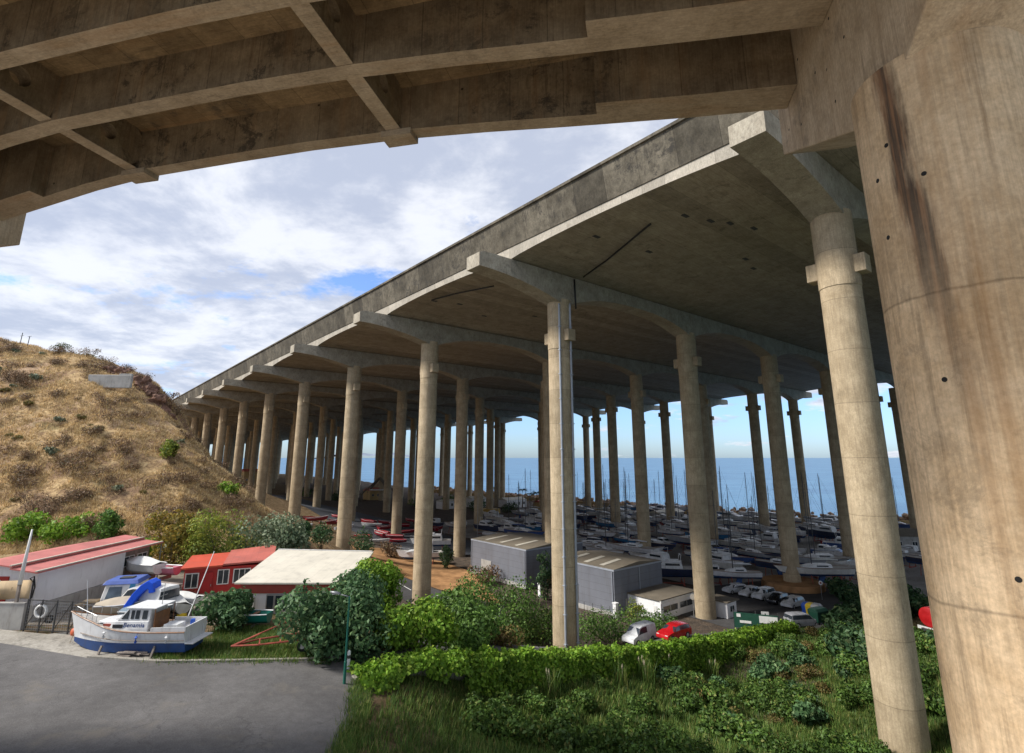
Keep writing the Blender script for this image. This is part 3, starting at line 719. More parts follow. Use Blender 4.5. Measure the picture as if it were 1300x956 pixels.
# ------------------------------------------------------------------ dry grass on the hill, grass on banks
def blades(name, pts, h, wd, per, mat):
    n = len(pts); P = np.repeat(pts, per, 0); k = len(P)
    ang = NR.uniform(0, 6.28, k); lean = NR.uniform(.1, .9, k); hh = h * NR.uniform(.5, 1.4, k)
    dx, dy = np.cos(ang), np.sin(ang); P = P + np.stack([dx * .12, dy * .12, np.zeros(k)], 1)
    A = P + np.stack([-dy * wd, dx * wd, -.08 * np.ones(k)], 1); B = P + np.stack([dy * wd, -dx * wd, -.08 * np.ones(k)], 1)
    C = P + np.stack([dx * lean * hh, dy * lean * hh, hh], 1)
    V = np.stack([A, B, C], 1).reshape(-1, 3); F = np.arange(3 * k).reshape(k, 3)
    o = link(name, np_mesh(name, V, F), mat); return tag(o, kind='stuff')
def ground_z(x, y):   # terrain with the hill's bumps, from the ground mesh itself
    x = np.asarray(x, float); y = np.asarray(y, float)
    i = np.clip(np.searchsorted(gx, x) - 1, 0, nx - 2); j = np.clip(np.searchsorted(gy, y) - 1, 0, len(gy) - 2)
    fx = (x - gx[i]) / (gx[i + 1] - gx[i]); fy = (y - gy[j]) / (gy[j + 1] - gy[j])
    Zg = Z_.reshape(len(gy), nx)
    return Zg[j, i] * (1 - fx) * (1 - fy) + Zg[j, i + 1] * fx * (1 - fy) + Zg[j + 1, i] * (1 - fx) * fy + Zg[j + 1, i + 1] * fx * fy
n = 46000
yy = 60 + (112 - 60) * NR.uniform(0, 1, n) ** 1.1; xx = NR.uniform(-1.06, -.44, n) * yy
pn = np.array([noise.fractal(Vector((a * .22, b * .22, 3)), 1, 2, 3) for a, b in zip(xx, yy)])
k = (is_hill(xx, yy) > .5) & (pn > -.12 - .3 * NR.uniform(0, 1, n)); xx, yy = xx[k], yy[k]
o = blades('dry_grass', np.stack([xx, yy, ground_z(xx, yy)], 1), .36, .05, 4, STRAW)
tag(o, 'dry straw coloured grass covering the hillside', 'dry grass')
n = 30000; s_ = NR.uniform(-.05, 1.08, n); off = -NR.uniform(0, 1, n) ** 1.2 * 24
xx = HS[0] + HD[0] * s_ + HP[0] * off; yy = HS[1] + HD[1] * s_ + HP[1] * off; k = (yy > 24) & ~((xx < -7.0) & (yy < 41)); xx, yy = xx[k], yy[k]
o = blades('grass', np.stack([xx, yy, ground_z(xx, yy)], 1), .34, .03, 5, GRASSM); tag(o, 'rough green grass covering the bank below the ivy wall', 'grass')
n = 3500; px = NR.uniform(195, 420, n); 
pts = [on(a, b) for a, b in zip(px[:420], NR.uniform(812, 842, 420))] + [on(a, b) for a, b in zip(NR.uniform(275, 350, 300), NR.uniform(800, 825, 300))]
pts = np.array(pts); pts = np.repeat(pts, 7, 0) + NR.normal(0, .25, (len(pts) * 7, 2))
o = blades('verge_grass', np.column_stack([pts, ground_z(pts[:, 0], pts[:, 1])]), .28, .03, 4, GRASSM); tag(o, 'short weedy grass on the verge around the grounded boat', 'grass')

# ------------------------------------------------------------------ ivy wall along the road
hd = thing('ivy_wall', 'long roadside wall thickly overgrown with bright green ivy', 'ivy wall', (0, 0, 0))
mb = MB(); ss = np.linspace(0, 1.02, 60); ZT = [(0, -12.3), (.07, -12.3), (.2857, -14.8), (.457, -16.6), (.69, -18.4), (1.02, -20.5)]
def ztop(s): return float(np.interp(s, *zip(*ZT))) + H
rings = []
for s in ss:
    a, b = hedge_at(s, .25), hedge_at(s, -.25); zb = min(tz(*a), tz(*b)) - 1.5
    rings.append([(*a, zb), (*b, zb), (*b, ztop(s) - .25), (*a, ztop(s) - .25)])
mb.loft(rings); mb.build('wall', M['ground_concrete'], hd)
n = 42000; s = NR.uniform(0, 1, n) * 1.03; typ = NR.uniform(0, 1, n)
thick = .34 + .5 * np.array([noise.noise(Vector((q * 22, 1.3, 0))) for q in s]) + .25
P = np.zeros((n, 3)); Q = np.zeros((n, 3)); zt = np.array([ztop(q) for q in s])
bump = np.array([noise.fractal(Vector((q * 60, 9.1, 0)), 1, 2, 3) for q in s]) * .7
v = NR.uniform(0, 1, n)
front = typ < .62; top = (typ >= .62) & (typ < .88); back = typ >= .88
off = np.where(front, -(.25 + thick * NR.uniform(.3, 1.25, n) * (1 + .9 * v)), np.where(top, NR.uniform(-.7, .6, n), .3 + thick * NR.uniform(.2, .8, n)))
gz = terrain(HS[0] + HD[0] * s + HP[0] * off, HS[1] + HD[1] * s + HP[1] * off)
lowf = np.minimum(gz, zt - 1.3) - .1
hang = np.where(np.sin(s * 90) + np.sin(s * 37 + 2) > -.2, 1.0, .55)
z = np.where(top, zt + NR.uniform(-.25, .22, n) + bump * .6, zt - v * (zt - lowf) * np.where(front, np.where((s > .03) & (s < .13), .6 * hang, 1.0), 1.0))
P[:, 0] = HS[0] + HD[0] * s + HP[0] * off; P[:, 1] = HS[1] + HD[1] * s + HP[1] * off; P[:, 2] = z
P[:, :] += NR.normal(0, .06, P.shape)
Q[:, 0] = np.where(front, -HP[0], np.where(back, HP[0], 0)); Q[:, 1] = np.where(front, -HP[1], np.where(back, HP[1], 0)); Q[:, 2] = np.where(top, 1.0, .35)
V, F = leaves(P, Q, .27, .75, .75); link('ivy', np_mesh('ivy', V, F), LIME, hd)

# ------------------------------------------------------------------ shrubs and trees: hero ones
def px_bush(name, label, cat, px, py, wpx, hpx, n, size, mat, nb=8, seed=1, group=None, depth=None, **kw):
    """mound whose foot is on the ground below (px,py); width and height from the photograph"""
    x, y = on(px, py) if depth is None else at_y(px, py, depth)[:2]
    sc_ = y / 730.0; W_, H_ = wpx * sc_ / 2, hpx * sc_
    return bush(name, label, cat, x, y, rb(nb, W_, H_, W_ * .45, seed, min(1.0, H_ / W_)), n, size, mat, group, **kw)
px_bush('castor_bush', 'round dark green castor bush behind the stern of the grounded boat', 'bush', 291, 797, 72, 44, 2200, .34, CASTOR, 7, 3)
px_bush('castor_bush', 'large dark green castor bush over the trailer, behind the lamp post', 'bush', 426, 826, 128, 70, 10000, .31, CASTOR, 11, 5, jit=.75)
px_bush('ivy_mound', 'tall mound of lime green ivy swallowing the end of the white-roofed shed', 'ivy', 470, 790, 76, 78, 6000, .28, LIME, 9, 8)
px_bush('ivy_mound', 'low bright ivy ridge along the back of the white-roofed shed', 'ivy', 440, 712, 75, 20, 1500, .32, LIME, 7, 9, depth=56)
px_bush('bramble_bush', 'pale green bramble bush at the foot of the ivy mound', 'bush', 520, 826, 100, 56, 5000, .30, LIME, 8, 12)
px_bush('bramble_bush', 'lower lime green bramble bush just behind the bend of the ivy wall', 'bush', 592, 826, 92, 50, 5000, .30, GREEN, 8, 13)
px_bush('umbrella_bush', 'tall dark green bush, left of the two domed bushes before the grey sheds', 'bush', 563, 806, 92, 52, 5600, .32, GREEN, 8, 15, jit=.7)
px_bush('umbrella_bush', 'tall dark green bush, right of the two domed bushes before the grey sheds', 'bush', 636, 806, 118, 64, 6800, .32, GREEN, 10, 17, jit=.7)
px_bush('rusty_shrub', 'olive green shrub mass at the foot of the pipe-clad column', 'shrub', 685, 816, 90, 32, 4600, .24, MIXED, 8, 21)
px_bush('rusty_shrub', 'low rusty shrub against the ivy wall left of the pipe-clad column', 'shrub', 628, 818, 60, 22, 2200, .24, RUSTY, 7, 22)
px_bush('roadside_hedge', 'dense green hedge behind the white van', 'hedge', 780, 815, 95, 30, 3000, .28, GREEN, 10, 24)
px_bush('roadside_hedge', 'dense green hedge beside the red car', 'hedge', 836, 806, 60, 24, 1800, .28, GREEN, 8, 25)
px_bush('garden_shrub', 'small yellowish shrub against the white wall of the low shed', 'shrub', 805, 788, 26, 28, 800, .26, YGREEN, 5, 27)
px_bush('dark_tree', 'narrow dark tree in the gap between the two grey sheds', 'tree', 693, 762, 24, 66, 1500, .34, DEEP, 6, 29)
px_bush('golden_tree', 'golden brown leafy tree behind the white hall', 'tree', 214, 722, 70, 76, 4000, .34, GOLD, 9, 31, depth=57)
px_bush('bright_shrub', 'bright green shrub left of the golden tree', 'shrub', 186, 712, 26, 34, 800, .32, LIME, 5, 32, depth=59)
px_bush('yellow_green_tree', 'spiky yellow green tree behind the red shed', 'tree', 285, 712, 82, 88, 4400, .36, YGREEN, 10, 33, depth=57, asp=.3)
px_bush('dark_conifer', 'small dark conifer tucked left of the yellow green tree', 'tree', 262, 706, 26, 40, 900, .34, DEEP, 5, 35, depth=60, asp=.3)
px_bush('silver_tree', 'silvery green spreading tree right of the yellow green tree', 'tree', 344, 706, 88, 74, 4600, .36, SILVER, 10, 36, depth=58)
px_bush('green_shrub', 'bright green rounded bush above the red hall roof at the far left', 'bush', 32, 692, 50, 42, 1300, .40, LIME, 7, 38, depth=64)
px_bush('green_shrub', 'bright green bush low on the slope above the middle of the red hall roof', 'bush', 80, 696, 58, 34, 1300, .40, LIME, 7, 39, depth=64)
px_bush('green_shrub', 'dull green upright bush above the far end of the red hall roof', 'bush', 130, 696, 36, 46, 1200, .36, GREEN, 6, 40, depth=64)
px_bush('green_shrub', 'dull olive bush between the golden tree and the yellow green tree', 'bush', 246, 690, 44, 40, 1300, .36, RUSTY, 6, 42, depth=64)
px_bush('yellow_shrub', 'straggly yellow shrub right of the silvery tree', 'shrub', 398, 704, 44, 26, 1100, .32, YGREEN, 6, 43, depth=59)
px_bush('ivy_mound', 'small lime ivy clump above the back eave of the white-roofed shed', 'ivy', 412, 706, 46, 16, 900, .32, LIME, 6, 44, depth=58)
# park trees by the columns under the deck
for i, (px, py, w_, h_, lab) in enumerate(((386, 690, 22, 30, 'small dark tree beside the column behind the silvery tree'), (408, 694, 34, 34, 'round clipped dark tree on a pale trunk beneath the deck'), (458, 712, 30, 44, 'dark upright tree in front of the red hulls'), (566, 722, 20, 30, 'dark spiky young tree beside the white motor boats'), (612, 742, 36, 22, 'low bare brown shrub at the left foot of the first grey shed'), (500, 708, 30, 20, 'low grey shrub around the base of an inner column'))):
    px_bush('park_tree' if i < 4 else 'low_shrub', lab, 'tree' if i < 4 else 'shrub', px, py, w_, h_, 1100, .36, DEEP if i < 4 else BROWN, 5, 60 + i)

# shrubs that repeat: three builds of each kind, then copies
def scatter(name, label_fn, cat, group, spots, protos):
    for i, (x, y, s_) in enumerate(spots):
        dup(protos[i % len(protos)], (x, y, float(ground_z(np.array([x]), np.array([y]))[0]) - .1), random.uniform(0, 6.28), label_fn(i, x, y), group, scale=s_)
    for p_ in protos:
        for ch in list(p_.children): bpy.data.objects.remove(ch)
        bpy.data.objects.remove(p_)
def protos(name, cat, mat, n, size, count=3, R_=1.0, h=1.0, nb=6, **kw):
    out = []
    for i in range(count):
        out.append(bush(name, 'x', cat, 0, 0, rb(nb, R_, h, R_ * .45, 100 + i * 7 + len(name)), n, size, mat, z=0, stemr=.03, **kw))
    return out
def hill_spots(n, lo, hi, seed, ymin=62, ymax=108):
    q = random.Random(seed); out = []
    while len(out) < n:
        y = q.uniform(ymin, ymax); x = q.uniform(-1.02, -.48) * y
        if is_hill(np.array([x]), np.array([y]))[0] > .8 and y < 99 + (-x - 40) * .2: out.append((x, y, q.uniform(lo, hi)))
    return out
scatter('dry_shrub', lambda i, x, y: 'low dry brown shrub among the straw grass on the hillside', 'dry shrub', 'dry brown shrubs on the hillside', hill_spots(170, .5, 2.1, 3), protos('dry_shrub', 'dry shrub', BROWN, 480, .2, R_=1.1, h=.85, asp=.25, jit=1.0))
scatter('cactus_clump', lambda i, x, y: 'grey green cactus clump on the dry hillside', 'cactus', 'cactus clumps on the hillside', hill_spots(22, .6, 1.2, 5), protos('cactus_clump', 'cactus', CACT, 150, .36, R_=1.0, h=1.0, asp=.7, fold=.02))
scatter('olive_shrub', lambda i, x, y: 'small olive green shrub on the dry hillside', 'shrub', 'olive shrubs on the hillside', hill_spots(26, .4, 1.0, 9, 62, 92), protos('olive_shrub', 'shrub', RUSTY, 420, .24, R_=1.0, h=.9))
px_bush('hill_bush', 'single bright green bush high on the right shoulder of the hill', 'bush', 212, 582, 30, 26, 900, .40, YGREEN, 6, 71)
px_bush('hill_bush', 'bright green bush at the foot of the hill beside the hidden columns', 'bush', 290, 628, 24, 18, 700, .36, LIME, 6, 72)
def bank_spots(n, seed, s0, s1, o0, o1, lo, hi):
    q = random.Random(seed); out = []
    while len(out) < n:
        x, y = hedge_at(q.uniform(s0, s1), -q.uniform(o0, o1))
        if y > 25 and math.hypot(x - 26.4, y - 40.4) > 2.6: out.append((x, y, q.uniform(lo, hi)))
    return out
scatter('bank_shrub', lambda i, x, y: 'leafy mid green shrub on the bank below the ivy wall', 'shrub', 'green shrubs on the bank below the ivy wall', bank_spots(110, 4, .06, 1.0, 1.5, 19, .6, 1.5), protos('bank_shrub', 'shrub', MIXED, 1700, .19, R_=1.2, h=1.1))
scatter('castor_shrub', lambda i, x, y: 'blue green broad-leaved shrub on the bank below the ivy wall', 'shrub', 'broad-leaved shrubs on the bank below the ivy wall', bank_spots(14, 6, .35, .95, 2.2, 13, .7, 1.4), protos('castor_shrub', 'shrub', CASTOR, 800, .28, R_=1.1, h=1.2))
scatter('dry_bank_shrub', lambda i, x, y: 'rusty dry shrub on the bank below the ivy wall', 'dry shrub', 'dry shrubs on the bank below the ivy wall', bank_spots(20, 8, .4, 1.1, 2.0, 12, .6, 1.2), protos('dry_bank_shrub', 'dry shrub', RUSTY, 1100, .17, R_=1.1, h=.9))
q = random.Random(31); slope_spots = []
while len(slope_spots) < 34:
    x, y = q.uniform(30, 56), q.uniform(50, 96)
    if .575 < x / y < .86 and not (x < 38 and y > 78): slope_spots.append((x, y, q.uniform(1.0, 2.2)))
scatter('slope_shrub', lambda i, x, y: 'dark green shrub on the slope right of the car park', 'shrub', 'dark shrubs on the slope right of the car park', slope_spots, protos('slope_shrub', 'shrub', DEEP, 900, .30, R_=1.25, h=1.2))

def reed(x, y, sc_, lab):
    o = thing('reed_clump', lab, 'reeds', (x, y, tz(x, y)), 0, 'plumed reed clumps on the bank'); pts = np.column_stack([NR.normal(0, .28 * sc_, (70, 2)), np.zeros(70)])
    V = []; F = []
    for p_ in pts:
        a_ = NR.uniform(0, 6.28); h_ = sc_ * NR.uniform(.8, 1.9); l_ = NR.uniform(.1, .6) * h_; d_ = np.array([math.cos(a_), math.sin(a_), 0]); sd_ = np.array([-d_[1], d_[0], 0]) * .022; b = len(V)
        m_ = p_ + d_ * l_ * .4 + np.array([0, 0, h_ * .65]); e_ = p_ + d_ * l_ + np.array([0, 0, h_])
        V += [p_ - sd_, p_ + sd_, m_ + sd_, m_ - sd_, e_]; F += [(b, b + 1, b + 2, b + 3), (b + 3, b + 2, b + 4, b + 4)]
    mb = MB(); mb.v = [tuple(v) for v in V]; mb.f = [f if f[2] != f[3] else f[:3] for f in F]; mb.build('blades', GRASSM, o, fix=False)
    for k in range(2):
        a_ = NR.uniform(0, 6.28); r_ = .3 * sc_; mb = MB(); q0 = (r_ * math.cos(a_) * .3, r_ * math.sin(a_) * .3, .2); q1 = (r_ * math.cos(a_), r_ * math.sin(a_), 1.35 * sc_); q2 = (r_ * math.cos(a_) * 1.2, r_ * math.sin(a_) * 1.2, 1.75 * sc_)
        mb.tube([q0, q1], [.012, .01], 4); mb.tube([q1, (Vector(q1) + Vector(q2)) / 2, q2], [.025, .06, .015], 6); mb.build('plume', STRAWP, o)
STRAWP = plain('pale_plume', (.36, .32, .22), .95, .15)
for i_, (px, py, s_) in enumerate(((812, 858, .9), (846, 856, 1.0), (822, 868, 1.1), (872, 850, .9), (790, 872, 1.0), (700, 885, 1.1), (905, 862, 1.0))):
    x, y = on(px, py); reed(x, y, s_, 'green reed clump with pale plumes on the bank below the ivy wall')
ed_ = np.array([((-7.4 + (40 - 23) * 0) if False else np.interp(u_, (0, .5, .8, 1), (-16.5, -7.4, -8.2, -9.2)), np.interp(u_, (0, .5, .8, 1), (19, 23, 30, 34.4))) for u_ in NR.uniform(.1, 1, 900)]) + np.column_stack([NR.uniform(-.15, .9, 900), NR.normal(0, .15, 900)])
ed_ = np.repeat(ed_, 4, 0) + NR.normal(0, .12, (3600, 2))
o = blades('edge_grass', np.column_stack([ed_, ground_z(ed_[:, 0], ed_[:, 1])]), .26, .025, 4, GRASSM); tag(o, 'ragged grass along the near edge of the road', 'grass')
# ------------------------------------------------------------------ more materials
M['white'] = plain('white_paint', (.72, .72, .70), .55, .07, .8, dirt=.35)
M['white_wall'] = plain('whitewashed_wall', (.80, .80, .81), .8, .05, .5, dirt=.18)
M['grey_wall'] = plain('grey_render', (.38, .37, .35), .85, .15, .8, dirt=.5)
M['timber'] = plain('grey_timber', (.27, .23, .20), .85, .25, 2.5, dirt=.4)
M['glass'] = plain('window_glass', (.035, .045, .055), .12, .3, 1.0, spec=.8)
M['glassb'] = plain('bluish_window_glass', (.10, .14, .18), .15, .3, 1.0, spec=.8)
M['red_wall'] = plain('red_painted_wall', (.42, .035, .03), .7, .12, 1.2, dirt=.25)
M['red_roof'] = plain('red_roof_sheet', (.46, .12, .09), .7, .14, 1.0, dirt=.3)
M['pink_roof'] = None
M['cream_roof'] = plain('cream_roof_sheet', (.62, .58, .50), .7, .06, .5, dirt=.2)
M['shed'] = None
def cladding(name, c, period, axis=2, dark=.6, var=.06):
    t = T(name); p = t.pos(True); q = t.xyz(p)
    a = t.noise(p, .5, 6, .6); f = t.math('MULTIPLY', t.rng(a, .3, .7, 1 - var, 1 + var), t.rng(t.math('PINGPONG', t.math('DIVIDE', q[axis], period), .5), 0, .035, dark, 1.0))
    rgb = t.n('ShaderNodeRGB'); rgb.outputs[0].default_value = (*c, 1)
    d = t.rng(t.noise(t.sc(p, 1.2, 1.2, .15), .8, 7, .65), .5, .72)
    t.base(t.mix(t.math('MULTIPLY', d, .25), t.mulv(rgb.outputs[0], f), (.10, .09, .08))).rough(.55); t.b.inputs['Specular IOR Level'].default_value = .35
    return t.m
M['pink_roof'] = cladding('faded_red_roof_sheet', (.50, .165, .145), .55, 1, .78, .14)
M['cream_roof'] = cladding('cream_roof_sheet', (.60, .56, .47), 1.05, 0, .86, .08)
M['red_roof'] = cladding('red_roof_sheet', (.44, .115, .085), .5, 0, .75, .14)
M['shed'] = cladding('grey_blue_cladding', (.17, .18, .21), 1.05)
M['shed_roof'] = plain('brown_grey_roof', (.17, .145, .11), .9, .15, .5, dirt=.35)
M['skylight'] = plain('skylight_sheet', (.50, .47, .40), .7, .1)
M['metal'] = plain('galvanised_metal', (.35, .36, .37), .45, .1, metal=.6)
M['dark_metal'] = plain('dark_metal', (.05, .05, .05), .5, .2)
M['green_metal'] = plain('green_painted_metal', (.012, .12, .085), .5, .1)
M['rust'] = plain('rusty_red_steel', (.32, .07, .045), .75, .3, 3.0)
M['tan'] = plain('tan_canvas', (.52, .39, .24), .85, .15, 1.5, dirt=.2)
M['bluecan'] = plain('bright_blue_canvas', (.01, .10, .75), .55, .06, 1.2)
M['blue'] = plain('blue_paint', (.02, .06, .19), .5, .2, 1.2, dirt=.3)
M['cyan'] = plain('turquoise_blue_paint', (.05, .25, .42), .5, .12)
M['blue_roof'] = plain('blue_roof_paint', (.06, .11, .36), .5, .12)
M['tyre'] = plain('tyre_rubber', (.018, .018, .018), .85)
M['rim'] = plain('wheel_rim', (.55, .55, .56), .35, .1, metal=.5)
M['wood'] = plain('varnished_wood', (.19, .085, .035), .5, .25, 3.0)
M['lamp'] = plain('lamp_lens', (.6, .6, .58), .2, .05)
M['tail'] = plain('tail_lamp', (.35, .01, .01), .3)
M['orange'] = plain('orange_plastic', (.55, .12, .05), .6)
M['yellowp'] = plain('yellow_plastic', (.75, .52, .02), .5)
M['bluep'] = plain('blue_plastic', (.02, .09, .45), .5)
M['greenp'] = plain('dark_green_plastic', (.015, .07, .045), .5)
M['gel'] = tinted('boat_paint', .35, .3)
M['gelw'] = plain('white_gelcoat', (.66, .67, .68), .4, .08, 1.0, dirt=.3)
M['cover'] = tinted('boat_cover_canvas', .8, .15)
M['car'] = tinted('car_paint', .22, .04)
M['mast'] = plain('dark_mast_alloy', (.10, .105, .115), .5, .1)
M['deck'] = plain('boat_deck', (.45, .43, .40), .7, .12, 2, dirt=.2)
M['sandst'] = plain('ochre_wall', (.50, .36, .17), .85, .1)

def ly(x, y): return Vector((x, y, tz(x, y)))
# ------------------------------------------------------------------ left yard: buildings
def window(parent, mb_c, sx, sy, sz, nrm, frame=.07, mat='glass', fmat='white', mull=1):
    """window set proud of a wall: frame bars + pane, in the parent's axes; nrm 'x' or 'y'"""
    cx_, cy_, cz_ = mb_c; fr = MB(); w_ = sx if nrm == 'y' else sy
    def bx(o, d):
        if nrm == 'y': fr.box((cx_ + o, cy_, cz_ + d[2]), (d[0], sy, d[1]))
        else: fr.box((cx_, cy_ + o, cz_ + d[2]), (sx, d[0], d[1]))
    bx(-w_ / 2, (frame, sz + frame, 0)); bx(w_ / 2, (frame, sz + frame, 0))
    bx(0, (w_ - frame - .01, frame, sz / 2)); bx(0, (w_ - frame - .01, frame, -sz / 2))
    for m_ in range(mull): bx(-w_ / 2 + w_ * (m_ + 1) / (mull + 1), (frame * .8, sz - frame - .01, 0))
    f = fr.build('window', M[fmat], parent)
    p = MB(); d = (w_ - .02, sy * .5, sz - .02) if nrm == 'y' else (sx * .5, w_ - .02, sz - .02)
    p.box((cx_, cy_, cz_), d); p.build('pane', M[mat], f); return f
hall = thing('white_hall', 'long white hall with faded red sheet roof at the far left', 'building', (-33.75, 40.2, H))
mb = MB(); mb.box((-3.2, 4.35, -9.05), (6.4, 8.7, 2.2)); mb.build('wall', M['white_wall'], hall)
mb = MB(); mb.box((-3.3, 4.4, -11.0), (6.9, 9.1, 1.66)); mb.build('plinth', M['grey_wall'], hall)
mb = MB(); mb.box((-3.3, 10.5, -9.5), (6.0, 3.55, 3.1)); mb.build('timber_annexe', M['timber'], hall)
for y in (9.6, 11.3): window(hall, (-.28, y, -8.95), .09, 1.25, .8, 'x', fmat='white', mull=1)
mb = MB(); mb.box((-4.2, -.03, -9.2), (4.4, .1, 1.9)); mb.build('red_end_wall', M['red_wall'], hall)
for x in (-3.3, -5.3): window(hall, (x, -.09, -9.0), 1.5, .06, 1.0, 'y', mull=1)
# roof sheets: low pitch falling toward the yard, in three lapped strips
for i, (x0, x1, z0, z1) in enumerate(((.55, -1.45, -7.93, -7.66), (-1.3, -3.2, -7.55, -7.28), (-6.9, -3.25, -7.9, -7.3))):
    mb = MB(); ya, yb = (-.75, 12.9) if i < 2 else (-.75, 10.5)
    mb.prism([(x0, ya, z0), (x1, ya, z1), (x1, ya, z1 + .09), (x0, ya, z0 + .09)], (0, yb - ya, 0)); r_ = mb.build('roof', M['pink_roof'], hall)
    if i < 2:
        mb = MB(); mb.box((x0 - .12, (ya + yb) / 2, z0 + .15), (.16, yb - ya, .07)); mb.build('ridge_strip', M['cream_roof'], r_)
mb = MB(); mb.box((.5, 12.7, -9.6), (.08, .08, 3.3)); mb.build('post', M['metal'], hall)
# concrete wall, gate
wx, wy = on(28, 800)
mb = MB(); mb.prism([(.0, -.02, -8.0), (-6.4, -.02, -8.0), (-3.2, -.02, -7.36)], (0, 8.7, 0)); mb.build('gable', M['white_wall'], hall)
wl = thing('concrete_wall', 'low grey concrete wall at the left edge beside the mesh gate', 'wall', (wx, wy, tz(wx, wy)), 0)
mb = MB(); mb.box((-4.05, 0, .65), (8, .22, 2.0)); mb.build('block_wall', M['grey_wall'], wl); mb = MB(); mb.box((-4.05, 0, 1.68), (8.05, .3, .07)); mb.build('coping', M['grey_wall'], wl)
b0_, b1_ = on(29, 802), on(104, 808)
gt = thing('mesh_gate', 'dark metal mesh gate and fence with leaning braces beside the boat', 'gate', (b0_[0], b0_[1], tz(*b0_)), math.atan2(b1_[1] - b0_[1], b1_[0] - b0_[0]))
L_ = math.hypot(b1_[0] - b0_[0], b1_[1] - b0_[1]); gh = 1.95
for i in range(5):
    mb = MB(); mb.box((L_ * i / 4, 0, gh / 2), (.07, .07, gh + .1)); mb.build('post', M['dark_metal'], gt)
mb = MB()
for z in (.12, gh): mb.bar((0, 0, z), (L_, 0, z), .05)
mb.build('rail', M['dark_metal'], gt)
mb = MB()
for i in range(4): mb.bar((L_ * i / 4, -.02, .15), (L_ * (i + 1) / 4, -.02, gh * .95), .04)
mb.build('brace', M['dark_metal'], gt)
mb = MB(); k = int(L_ / .17)
for i in range(k): mb.box((L_ * (i + .5) / k, 0, gh / 2), (.012, .012, gh - .2))
for i in range(10): mb.box((L_ / 2, .015, .2 + i * .18), (L_, .012, .012))
mb.build('mesh_panel', M['metal'], gt)
def ring_mesh(R1, r, n=24, m=8):
    mb = MB(); rings = []
    for i in range(n + 1):
        a = 2 * math.pi * i / n; rings.append([((R1 + r * math.cos(2 * math.pi * k / m)) * math.cos(a), r * math.sin(2 * math.pi * k / m), (R1 + r * math.cos(2 * math.pi * k / m)) * math.sin(a)) for k in range(m)])
    mb.loft(rings, cap=False); return mb
o = ring_mesh(.36, .085).build('lifebuoy', M['white'], smooth=True); o.location = at_y(52, 776, b0_[1] - .1); tag(o, 'white lifebuoy ring hanging on the mesh gate', 'lifebuoy')
o = ring_mesh(.22, .09).build('rubber_ring', M['tyre'], smooth=True); q_ = on(48, 797); o.location = (q_[0], q_[1] + .8, tz(q_[0], q_[1] + .8) + .3); tag(o, 'small black tyre standing inside the mesh gate', 'tyre')
cvx = at_y(16, 751, wy + .35)
cv = thing('canvas_screen', 'tan canvas screen stretched above the concrete wall', 'screen', (wx, wy + .35, tz(wx, wy)))
mb = MB(); rings = []
for i in range(9):
    x = -3.2 + 3.0 * i / 8; s_ = .08 * math.sin(i * 1.3); rings.append([(x, s_, 1.85 + .05 * math.cos(i)), (x, s_ + .02, 1.85), (x, s_ * .4 + .02, 2.95 + .1 * i / 8), (x, s_ * .4, 2.95 + .1 * i / 8)])
mb.loft(rings); mb.build('canvas', M['tan'], cv, smooth=True)
for x in (-2.9, -.2):
    mb = MB(); mb.box((x, .1, 1.5), (.07, .07, 3.2)); mb.build('post', M['dark_metal'], cv)
mb = MB(); mb.tube([(-.2, .05, 2.9), (-.35, -.05, 3.15), (-.05, -.1, 3.3), (.08, -.05, 2.6), (-.05, 0, 1.9)], .045, 6); mb.build('hose', M['tyre'], cv, smooth=True)
p0 = at_y(25, 742, 38.6); p1 = at_y(41, 672, 38.8)
o = MB().tube([p0, (np.array(p0) + np.array(p1)) / 2, p1], [.13, .1, .05], 8).build('leaning_mast', M['white'], smooth=True); tag(o, 'white mast leaning up in front of the white hall end wall', 'mast')
mb = MB(); p = at_y(25, 742, 38.6); mb.bar((p[0], p[1], tz(-35, 38.6)), (p[0], p[1], p[2] + .2), .16); st_ = mb.build('trestle', M['timber']); tag(st_, 'timber post carrying the leaning white mast', 'post')
# red shed (flat roofed) and white-roofed shed
RSA = math.atan2(2.2, 5.6)
rs = thing('red_shed', 'bright red flat-roofed shed with white framed windows', 'shed', (-27.9, 48.0, H), RSA)
g0 = -11.9
mb = MB(); mb.box((3.0, 2.2, (g0 - 9.3) / 2), (6.0, 4.3, -9.3 - g0)); mb.build('wall', M['red_wall'], rs)
mb = MB(); mb.prism([(-.25, -.45, -9.28), (2.9, -.45, -9.20), (2.9, 4.7, -8.95), (-.25, 4.7, -9.05)], (0, 0, .14)); mb.build('roof', plain('orange_red_roof', (.46, .065, .03), .7, .1), rs)
mb = MB(); mb.prism([(2.93, -.45, -9.12), (6.9, -.35, -9.02), (6.9, 5.6, -8.6), (2.93, 5.3, -8.85)], (0, 0, .14)); mb.build('roof', M['red_roof'], rs)
window(rs, (.62, -.0, -10.25), .95, .12, 1.15, 'y', mull=1); window(rs, (3.0, -.0, -10.1), .85, .12, 1.15, 'y', mull=1); window(rs, (4.45, -.0, -10.1), 1.3, .12, 1.1, 'y', mull=2)
mb = MB(); mb.box((1.75, -.02, -10.7), (.95, .1, 2.1)); d_ = mb.build('door', plain('red_door', (.36, .02, .02), .6), rs)
mb = MB(); mb.box((2.12, -.1, -10.7), (.05, .08, .18)); mb.build('handle', M['metal'], d_)
mb = MB()
for i in range(26): mb.box((random.uniform(.05, 1.0), -.01, random.uniform(g0 + .3, -10.95)), (random.uniform(.14, .3), .07, random.uniform(.1, .2)))
mb.build('stone_facing', M['rust'], rs)
ws = thing('white_roof_shed', 'low shed with large cream white roof, red fascia and dark windows', 'shed', (-21.2, 44.2, H), 0)
